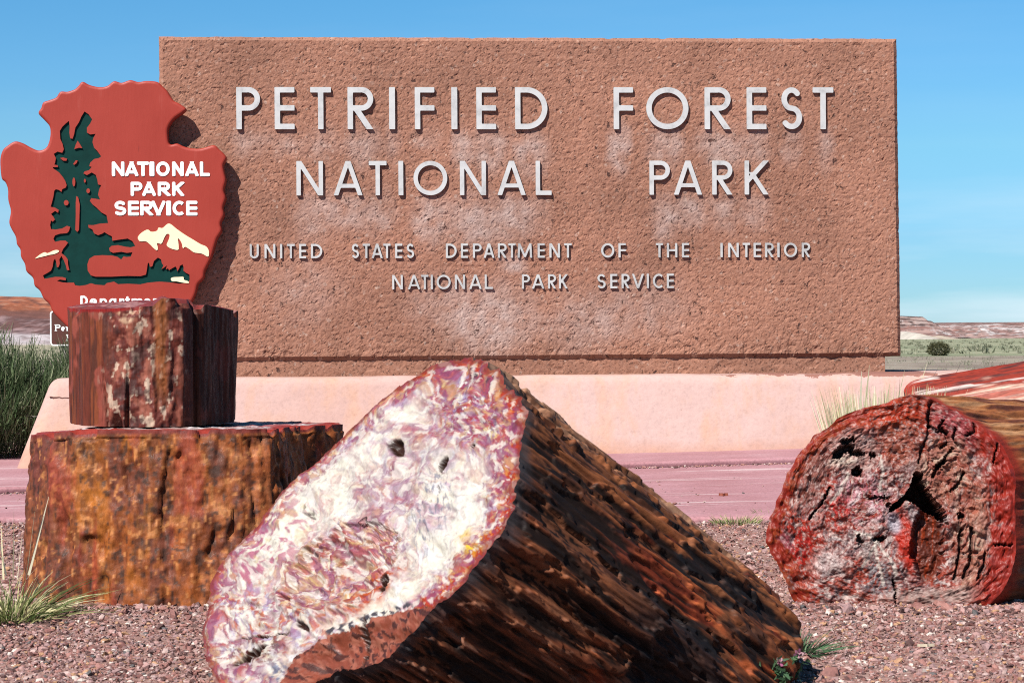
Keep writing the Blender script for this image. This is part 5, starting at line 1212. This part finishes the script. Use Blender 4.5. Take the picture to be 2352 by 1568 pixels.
# ================================================================== PLANTS
def leaf_mat(name, stops, rough=.7):
    m, t, b = base_mat(name, rough, .2)
    g = nn(t, 'ShaderNodeNewGeometry'); r = ramp(t, g.outputs['Random Per Island'], stops)
    t.links.new(r.outputs[0], b.inputs['Base Color'])
    b.inputs['Subsurface Weight'].default_value = 0
    tr = nn(t, 'ShaderNodeBsdfTranslucent'); t.links.new(r.outputs[0], tr.inputs[0]); ms = nn(t, 'ShaderNodeMixShader'); ms.inputs[0].default_value = .22
    t.links.new(b.outputs[0], ms.inputs[1]); t.links.new(tr.outputs[0], ms.inputs[2]); t.links.new(ms.outputs[0], t.nodes['Material Output'].inputs[0])
    return m
m_bush = leaf_mat('bush_leaf', [(0, (.035, .06, .022)), (.35, (.07, .12, .045)), (.65, (.12, .17, .075)), (.85, (.19, .23, .12)), (1, (.30, .30, .19))])
m_twig = leaf_mat('grey_twig', [(0, (.10, .085, .07)), (.6, (.20, .175, .15)), (1, (.32, .29, .25))], .9)
m_straw = leaf_mat('straw_grass', [(0, (.36, .38, .17)), (.35, (.66, .62, .36)), (.7, (.85, .78, .52)), (1, (.95, .90, .70))])
m_grass = leaf_mat('green_grass', [(0, (.07, .11, .03)), (.3, (.15, .20, .06)), (.55, (.30, .32, .12)), (.8, (.60, .54, .28)), (1, (.80, .72, .45))])
m_herb = leaf_mat('herb_leaf', [(0, (.035, .075, .035)), (.5, (.07, .15, .07)), (1, (.16, .26, .13))])
m_petal = leaf_mat('petal', [(0, (.42, .10, .22)), (.5, (.60, .30, .40)), (1, (.70, .55, .50))])
def blades(base, dirs, length, width, curl, nseg=4, taper=True):
    """thin ribbons: base (n,3), dirs (n,3) unit, length (n,), width (n,), curl (n,3) bend added with t^2"""
    n = len(base); t = np.linspace(0, 1, nseg + 1)
    cen = base[:, None] + dirs[:, None] * (length[:, None] * t)[..., None] + curl[:, None] * (t ** 2)[None, :, None]
    side = np.cross(dirs, rng.normal(size=(n, 3))); side /= np.linalg.norm(side, axis=1)[:, None] + 1e-9
    w = width[:, None] * ((1 - t ** 1.6 * .88) if taper else np.ones_like(t)) * .5
    A = cen + side[:, None] * w[..., None]; B = cen - side[:, None] * w[..., None]
    V = np.stack([A, B], 2).reshape(-1, 3)
    o = (np.arange(n) * (nseg + 1) * 2)[:, None] + (np.arange(nseg) * 2)[None]
    Fq = np.stack([o, o + 1, o + 3, o + 2], -1).reshape(-1, 4)
    return V, Fq
def unit(v): return v / (np.linalg.norm(v, axis=-1, keepdims=True) + 1e-9)
def broom_bush(label, x, y, z, rx, ry, h, n, seed):
    r = np.random.default_rng(seed)
    tb = thing('broom_bush', label, 'bush', (x, y, z))
    # branches spread from the base, fine green shoots stand on their outer halves
    nb_ = 260; a = r.uniform(0, 2 * math.pi, nb_); q = np.sqrt(r.uniform(0, 1, nb_))
    tip = np.stack([x + np.cos(a) * q * rx, y + np.sin(a) * q * ry, z + h * (.86 - .34 * q ** 2.2) * r.uniform(.62, 1.0, nb_)], -1)
    b0 = np.stack([x + np.cos(a) * q * rx * .45, y + np.sin(a) * q * ry * .45, np.full(nb_, z - .03)], -1)
    d = tip - b0; L_ = np.linalg.norm(d, axis=1)
    V, Fq = blades(b0, unit(d), L_, r.uniform(.006, .014, nb_), r.normal(size=(nb_, 3)) * .05, 5)
    n2 = 900; k = r.integers(0, nb_, n2); f = r.uniform(.15, .95, n2)
    V2, F2 = blades(b0[k] + d[k] * f[:, None], unit(d[k] * .6 + r.normal(size=(n2, 3)) * .35), r.uniform(.06, .22, n2), r.uniform(.003, .006, n2), r.normal(size=(n2, 3)) * .03, 3)
    part('stems', tb, np.concatenate([V, V2]), np.concatenate([Fq, F2 + len(V)]), m_twig)
    k = r.integers(0, nb_, n); f = r.beta(2.6, 1.3, n) * 1.02 
    base = b0[k] + d[k] * f[:, None] + r.normal(size=(n, 3)) * .028
    dd = unit(unit(d[k]) * .55 + np.array([0, 0, .75]) + r.normal(size=(n, 3)) * .28)
    V, Fq = blades(base, dd, r.uniform(.06, .17, n), r.uniform(.0035, .0075, n), r.normal(size=(n, 3)) * .02, 3)
    part('foliage', tb, V, Fq, m_bush)
broom_bush('tall dark green broom bush filling the left edge beside the pink base', -3.62, 13.3, float(plat(-3.6)) - .05, .78, .7, 1.02, 30000, 3)
broom_bush('lower green broom bush standing behind the corner of the pink base', -2.95, 14.6, -.02, .62, .5, .90, 14000, 5)
def tuft(name, label, x, y, z, rad, hmin, hmax, n, mat, seed, lean=.5, wid=.004, extra=None, cat='grass tuft'):
    r = np.random.default_rng(seed); a = r.uniform(0, 2 * math.pi, n); q = np.sqrt(r.uniform(0, 1, n))
    base = np.stack([x + np.cos(a) * q * rad, y + np.sin(a) * q * rad, np.full(n, z - .01)], -1)
    out = np.stack([np.cos(a) * q, np.sin(a) * q, np.zeros(n)], -1)
    dd = unit(out * lean + np.array([0, 0, 1.0]) + r.normal(size=(n, 3)) * .22 * lean)
    Ln = r.uniform(hmin, hmax, n)
    V, Fq = blades(base, dd, Ln, np.full(n, wid) * r.uniform(.7, 1.3, n), (out + r.normal(size=(n, 3)) * .3) * (Ln * .28 * lean)[:, None] - np.array([0, 0, 1.0]) * (Ln * .22 * lean)[:, None], 4)
    tb = thing(name, label, cat, (x, y, z)); part('blades', tb, V, Fq, mat)
    if extra:
        Vs, Fs, o = [], [], 0
        for (p0, p1) in extra:
            p0, p1 = np.array(p0), np.array(p1); d = p1 - p0; L_ = np.linalg.norm(d)
            V, Fq = blades(p0[None], unit(d)[None], np.array([L_]), np.array([wid * 1.5]), np.zeros((1, 3)), 4); Vs.append(V); Fs.append(Fq + o); o += len(V)
        part('stalks', tb, np.concatenate(Vs), np.concatenate(Fs), m_straw)
    return tb
# tuft before the broad stump, far left
gx, gy = XY(20, 5.40)
tuft('grass_tuft', 'green and straw grass tuft at the foot of the broad ochre stump', gx, gy, 0.0, .095, .06, .20, 420, m_grass, 11, 1.3, .0045,
     [(at(60, 1330, 5.42), at(82, 1160, 5.42)), (at(66, 1320, 5.42), at(112, 1140, 5.45)), (at(8, 1330, 5.4), at(2, 1200, 5.4)), (at(30, 1330, 5.4), at(32, 1170, 5.42)), (at(40, 1330, 5.4), at(52, 1215, 5.4)), (at(60, 1330, 5.40), at(86, 1300, 5.38)), (at(14, 1320, 5.4), at(-6, 1220, 5.4))])
# straw tuft between the red log and the pink base
gx, gy = XY(2035, 7.15)
tuft('grass_tuft', 'pale straw grass tuft rising behind the hollow red log', gx, gy, .0, .14, .42, .60, 1300, m_straw, 12, .16, .0065,
     [(at(1985, 960, 7.15), at(1997, 838, 7.1)), (at(1975, 960, 7.15), at(1979, 852, 7.1)), (at(2030, 960, 7.2), at(2044, 880, 7.2)), (at(1960, 960, 7.15), at(1962, 895, 7.1))])
gx, gy = XY(2095, 7.7)
tuft('grass_tuft', 'few thin dry stalks leaning in front of the right end of the pink base', gx, gy, .0, .10, .3, .52, 70, m_straw, 13, .4, .0034,
     [(at(2100, 930, 7.7), at(2130, 832, 7.7)), (at(2110, 930, 7.7), at(2158, 838, 7.7)), (at(2164, 930, 7.7), at(2216, 812, 7.7)), (at(2060, 930, 7.7), at(2078, 850, 7.7))])
g = on_z(1688, 1190, .012); tuft('grass_tuft', 'tiny green grass sprouting at the edge of the red walkway', g[0], g[1], 0.0, .10, .02, .05, 220, m_grass, 14, .8, .003)
g = on_z(1770, 1178, .012); tuft('grass_tuft', 'small dry sprigs against the left side of the hollow red log', g[0], g[1], 0.0, .06, .02, .06, 90, m_grass, 19, .8, .003)
# plants where the front log meets the gravel
g = on_z(1835, 1500, 0.0); tuft('grass_tuft', 'dark green grass clump at the low end of the front log', g[0] , g[1], .0, .035, .05, .11, 190, m_herb, 15, 1.2, .004)
def herb(label, x, y, z, n, seed):
    r = np.random.default_rng(seed); tb = thing('flowering_herb', label, 'plant', (x, y, z))
    a = r.uniform(0, 2 * math.pi, 34); base = np.stack([x + r.normal(size=34) * .02, y + r.normal(size=34) * .02, np.full(34, z - .01)], -1)
    dd = unit(np.stack([np.cos(a) * .9, np.sin(a) * .9, r.uniform(.5, 1.3, 34)], -1)); Ln = r.uniform(.05, .13, 34)
    V, Fq = blades(base, dd, Ln, np.full(34, .003), np.zeros((34, 3)), 3, False); part('stems', tb, V, Fq, m_herb)
    k = r.integers(0, 34, n); b2 = base[k] + dd[k] * (Ln[k] * r.uniform(.3, 1.05, n))[:, None]
    V, Fq = blades(b2, unit(r.normal(size=(n, 3)) + (0, 0, .5)), r.uniform(.012, .026, n), r.uniform(.006, .012, n), r.normal(size=(n, 3)) * .004, 3); part('leaves', tb, V, Fq, m_herb)
    for j in range(5):
        i = [3, 9, 14, 21, 27][j]; c_ = base[i] + dd[i] * Ln[i]; m = 16
        V, Fq = blades(np.repeat(c_[None], m, 0), unit(r.normal(size=(m, 3)) + (0, -.3, .6)), r.uniform(.008, .014, m), np.full(m, .006), np.zeros((m, 3)), 2, False); part('flower', tb, V, Fq, m_petal)
g = on_z(1752, 1572, 0.0); herb('small green herb with pink flowers below the front log', g[0], g[1], 0.0, 420, 16)
# lone shrub on the plain, low scrub further out
def shrub(label, x, y, z, rx, h, n, seed, col, parts=True, group=None):
    r = np.random.default_rng(seed); tb = thing('desert_shrub', label, 'shrub', (x, y, z), group)
    d = unit(r.normal(size=(n, 3))); q = r.uniform(.35, 1, n)[:, None] ** .5; lump = (1 + .35 * fbm(d, 1.6, 3, seed))[:, None]
    base = np.array([x, y, z + h * .42]) + d * q * lump * np.array([rx, rx, h * .55]); base[:, 2] = np.maximum(base[:, 2], z)
    V, Fq = blades(base, unit(d + r.normal(size=(n, 3)) * .6 + (0, 0, .4)), r.uniform(.5, 1.2, n) * h * .2, np.full(n, h * .06), np.zeros((n, 3)), 2); part('foliage', tb, V, Fq, col)
    a = r.uniform(0, 2 * math.pi, 24); dd = unit(np.stack([np.cos(a), np.sin(a), np.full(24, .9)], -1)); V, Fq = blades(np.repeat(np.array([[x, y, z - .02]]), 24, 0), dd, np.full(24, h * .8), np.full(24, h * .03), np.zeros((24, 3)), 2); part('stems', tb, V, Fq, m_twig)
m_sage = leaf_mat('olive_shrub', [(0, (.05, .055, .025)), (.5, (.10, .10, .045)), (1, (.19, .17, .09))])
p = at(2157, 825, 62); zz_ = float(gz(np.array(p[0]), np.array(62.0)))
shrub('lone round olive shrub on the plain behind the right end of the wall', p[0], 62.0, zz_, .33, .42, 1500, 21, m_sage)
r = np.random.default_rng(77); n = 2600
Yp = 64 * np.exp(r.uniform(0, 2.6, n)); Xp = r.uniform(-.36, .36, n) * Yp
keep = (np.abs(Xp / Yp) > .14); Xp, Yp = Xp[keep], Yp[keep]; n = len(Xp); hs = r.uniform(.08, .24, n)
Vs, Fs = [], []; zz2 = gz(Xp, Yp)
m = 14; rep = lambda a: np.repeat(a, m, 0)
b_ = rep(np.stack([Xp, Yp, zz2], -1)) + r.normal(size=(n * m, 3)) * rep(hs)[:, None] * np.array([.55, .55, .12])
V, Fq = blades(b_, unit(r.normal(size=(n * m, 3)) * .5 + (0, 0, 1.0)), rep(hs) * r.uniform(.5, 1.1, n * m), rep(hs) * .3, np.zeros((n * m, 3)), 2)
m_scrub = leaf_mat('sage_scrub', [(0, (.13, .14, .085)), (.5, (.23, .24, .155)), (1, (.36, .34, .25))])
tag(obj('scrub', mesh('scrub', V, Fq, m_scrub)), kind='stuff')
n = 700; Yp = r.uniform(26, 58, n); Xp = r.uniform(-.34, .34, n) * Yp; keep = np.abs(Xp / Yp) > .12; Xp, Yp = Xp[keep], Yp[keep]; n = len(Xp); hs = r.uniform(.03, .12, n)
b_ = rep(np.stack([Xp, Yp, gz(Xp, Yp)], -1)) + r.normal(size=(n * m, 3)) * rep(hs)[:, None] * np.array([.8, .8, .1])
V, Fq = blades(b_, unit(r.normal(size=(n * m, 3)) * .6 + (0, 0, 1.0)), rep(hs) * r.uniform(.5, 1.2, n * m), rep(hs) * .12, np.zeros((n * m, 3)), 2)
tag(obj('dry_weeds', mesh('dry_weeds', V, Fq, m_scrub)), kind='stuff')

# ================================================================== GRAVEL
m_peb, t, b = base_mat('chip_gravel', .75, .35)
g = nn(t, 'ShaderNodeNewGeometry')
r_ = ramp(t, g.outputs['Random Per Island'], [(0, (.10, .045, .04)), (.15, (.24, .10, .085)), (.30, (.34, .155, .13)), (.48, (.41, .235, .215)), (.64, (.31, .185, .18)), (.78, (.50, .35, .32)), (.87, (.46, .25, .14)), (.93, (.66, .54, .48)), (.975, (.10, .09, .09)), (1, (.78, .74, .70))], 'CONSTANT')
vv = coords(t); nz = noise(t, vv, 160, 3, .6); cc_ = mix(t, r_.outputs[0], ramp(t, nz.outputs[0], [(.3, .74), (.7, 1.18)]).outputs[0], 1.0, 'MULTIPLY')
t.links.new(cc_, b.inputs['Base Color'])
octa = np.array([(1, 0, 0), (-1, 0, 0), (0, 1, 0), (0, -1, 0), (0, 0, 1), (0, 0, -1)], float)
octf = np.array([(0, 2, 4), (2, 1, 4), (1, 3, 4), (3, 0, 4), (2, 0, 5), (1, 2, 5), (3, 1, 5), (0, 3, 5)])
ph = (1 + 5 ** .5) / 2
ico = unit(np.array([(-1, ph, 0), (1, ph, 0), (-1, -ph, 0), (1, -ph, 0), (0, -1, ph), (0, 1, ph), (0, -1, -ph), (0, 1, -ph), (ph, 0, -1), (ph, 0, 1), (-ph, 0, -1), (-ph, 0, 1)], float))
icf = np.array([(0, 11, 5), (0, 5, 1), (0, 1, 7), (0, 7, 10), (0, 10, 11), (1, 5, 9), (5, 11, 4), (11, 10, 2), (10, 7, 6), (7, 1, 8), (3, 9, 4), (3, 4, 2), (3, 2, 6), (3, 6, 8), (3, 8, 9), (4, 9, 5), (2, 4, 11), (6, 2, 10), (8, 6, 7), (9, 8, 1)])
def ground_z(x, y): return gz(x, y) + np.where((y > 2) & (y < 9), .012 * fbm(np.stack([x, y, gz(x, y)], -1), .9, 4), 0)
def pebbles(name, x, y, z, rad, seed, mat=m_peb):
    r = np.random.default_rng(seed); Vs, Fs, o = [], [], 0
    for sel, sh, fc in ((rad < .0068, octa, octf), (rad >= .0068, ico, icf)):
        n = int(sel.sum())
        if not n: continue
        q = unit(r.normal(size=(n, 4))); w_, a, b_, c_ = q.T
        Rm = np.stack([np.stack([1 - 2 * (b_ * b_ + c_ * c_), 2 * (a * b_ - c_ * w_), 2 * (a * c_ + b_ * w_)], -1), np.stack([2 * (a * b_ + c_ * w_), 1 - 2 * (a * a + c_ * c_), 2 * (b_ * c_ - a * w_)], -1), np.stack([2 * (a * c_ - b_ * w_), 2 * (b_ * c_ + a * w_), 1 - 2 * (a * a + b_ * b_)], -1)], 1)
        P = sh[None] * r.uniform(.62, 1.25, (n, len(sh), 1)) * r.uniform([.8, .55, .4], [1.5, 1.1, .9], (n, 3))[:, None]
        P = np.einsum('nij,nkj->nki', Rm, P); P[..., 2] *= .75
        P = P * rad[sel][:, None, None] + np.stack([x[sel], y[sel], z[sel] + rad[sel] * .25], -1)[:, None]
        Vs.append(P.reshape(-1, 3)); Fs.append((fc[None] + (np.arange(n) * len(sh))[:, None, None] + o).reshape(-1, 3)); o += n * len(sh)
    return tag(obj(name, mesh(name, np.concatenate(Vs), np.concatenate(Fs), mat)), kind='stuff')
r = np.random.default_rng(5); xs_, ys_ = [], []
for y0, y1, dens in ((3.0, 5.0, 9000), (5.0, 6.2, 7000), (6.2, 9.0, 3000)):
    wid_ = .32 * y1 + .12; n = int(2 * wid_ * (y1 - y0) * dens); xs_.append(r.uniform(-wid_, wid_, n)); ys_.append(r.uniform(y0, y1, n))
x = np.concatenate(xs_); y = np.concatenate(ys_); keep = np.abs(x) < .32 * y + .12; x, y = x[keep], y[keep]
front = np.interp(x, [-7, -2.3, -1.5, .9, 2, 7], [9.15, 8.95, 8.75, 8.12, 8.0, 7.75]); keep = y < front - .01
# nothing under the stumps and logs
keep &= ~((x > -1.36) & (x < -.62) & (y > 5.75) & (y < 6.6)); x, y = x[keep], y[keep]
rad = np.clip(np.exp(r.normal(math.log(.0048), .36, len(x))), .0022, .016) * np.where(y > 6, 1.15, 1)
pebbles('gravel', x, y, ground_z(x, y), rad, 6)
# grit lying on the walkway and along its joints
n = 420; px_ = r.uniform(-300, 2500, n); py_ = 1060 + 125 * r.beta(1.3, 1.1, n)
k1 = r.random(n) < .0; gp = on_plane(np.stack([px_, py_], -1), np.array([0, 0, plat(.6) - .032]), np.array([-.0187, 0, 1.0]))
gp[:, 2] = plat(gp[:, 0]) - .032 
nj = 1500; xj = r.uniform(-3, 3.2, nj); yj = np.interp(xj, [-7, -2.65, -1.2, .6, 2.2, 7], [10.05, 10.38, 10.75, 11.15, 11.2, 11.2]) - np.abs(r.normal(size=nj)) * .035 - .03
x = np.concatenate([gp[:, 0], xj]); y = np.concatenate([gp[:, 1], yj]); z = plat(x) - .032
ok = (y > 8.3) & (y < np.interp(x, [-7, -2.65, -1.2, .6, 2.2, 7], [10.05, 10.38, 10.75, 11.15, 11.2, 11.2])); x, y, z = x[ok], y[ok], z[ok]
pebbles('grit', x, y, z, np.clip(np.exp(r.normal(math.log(.0058), .4, len(x))), .003, .018), 8)

# loose bits on the paving and the gravel
def sliver(name, label, cat, p0, p1, wid, thick, mat):
    p0, p1 = np.array(p0), np.array(p1); n = 9; tt_ = np.linspace(0, 1, n); d = p1 - p0; sd = unit(np.cross(d, (0, 0, 1.0))[None])[0]
    rr = np.random.default_rng(3); rows = []
    for q in tt_:
        w_ = wid * (.35 + .65 * math.sin(math.pi * min(max(q, .06), .94))) * rr.uniform(.8, 1.1); c_ = p0 + d * q + sd * rr.normal() * wid * .12
        rows.append([c_ - sd * w_ / 2, c_ - sd * w_ / 4 + (0, 0, thick), c_ + sd * w_ / 4 + (0, 0, thick), c_ + sd * w_ / 2])
    V = np.array(rows).reshape(-1, 3)
    o = tag(obj(name, mesh(name, V - p0, [grid_faces(4, n), np.array([[0, 1, 2, 3], [4 * n - 1, 4 * n - 2, 4 * n - 3, 4 * n - 4]])], mat), None, tuple(p0)), label, cat)
    return o
m_rust = paint_mat('rust_chip', (.22, .055, .03), .7, .2, .2, 30); m_pale = paint_mat('pale_stick', (.48, .40, .30), .8, .2, .15, 30)
zz = float(plat(.85)) - .030
a_, b_ = on_z(1651, 1138, zz), on_z(1672, 1138, zz); sliver('wood_chip', 'rust red chip lying alone on the red walkway', 'wood chip', a_, b_, .03, .012, m_rust)
a_, b_ = on_z(2108, 1484, .008), on_z(2146, 1483, .008); sliver('twig', 'short pale stick lying on the gravel before the hollow red log', 'twig', a_, b_, .012, .006, m_pale)
r = np.random.default_rng(41); n = 260
fx_ = np.concatenate([r.uniform(-1.45, -.7, 120), r.uniform(.72, 1.5, 90), r.uniform(.2, .75, 50)]); fy_ = np.concatenate([5.56 - np.abs(r.normal(size=120)) * .06, 5.50 - np.abs(r.normal(size=90)) * .07, r.uniform(4.2, 5.0, 50)])
pebbles('stone_chips', fx_, fy_, ground_z(fx_, fy_), np.clip(np.exp(r.normal(math.log(.010), .4, n)), .006, .022), 43)

# every material's base colour is held a little down so that sun and sky keep the photograph's contrast
for m_ in bpy.data.materials:
    k_ = .78 if m_.name.startswith(('white', 'cream')) else .66 if m_.name.startswith(('weathered', 'dull')) else .57
    tr_ = m_.node_tree
    for n_ in list(tr_.nodes):
        if n_.type == 'BSDF_PRINCIPLED' and n_.inputs['Base Color'].is_linked:
            src = n_.inputs['Base Color'].links[0].from_socket
            tr_.links.new(mix(tr_, src, (k_ * (.97 if m_.name == 'exposed_aggregate' else 1), k_ * (1.02 if m_.name == 'exposed_aggregate' else 1), k_ * (1.06 if m_.name == 'exposed_aggregate' else 1)), 1.0, 'MULTIPLY'), n_.inputs['Base Color'])
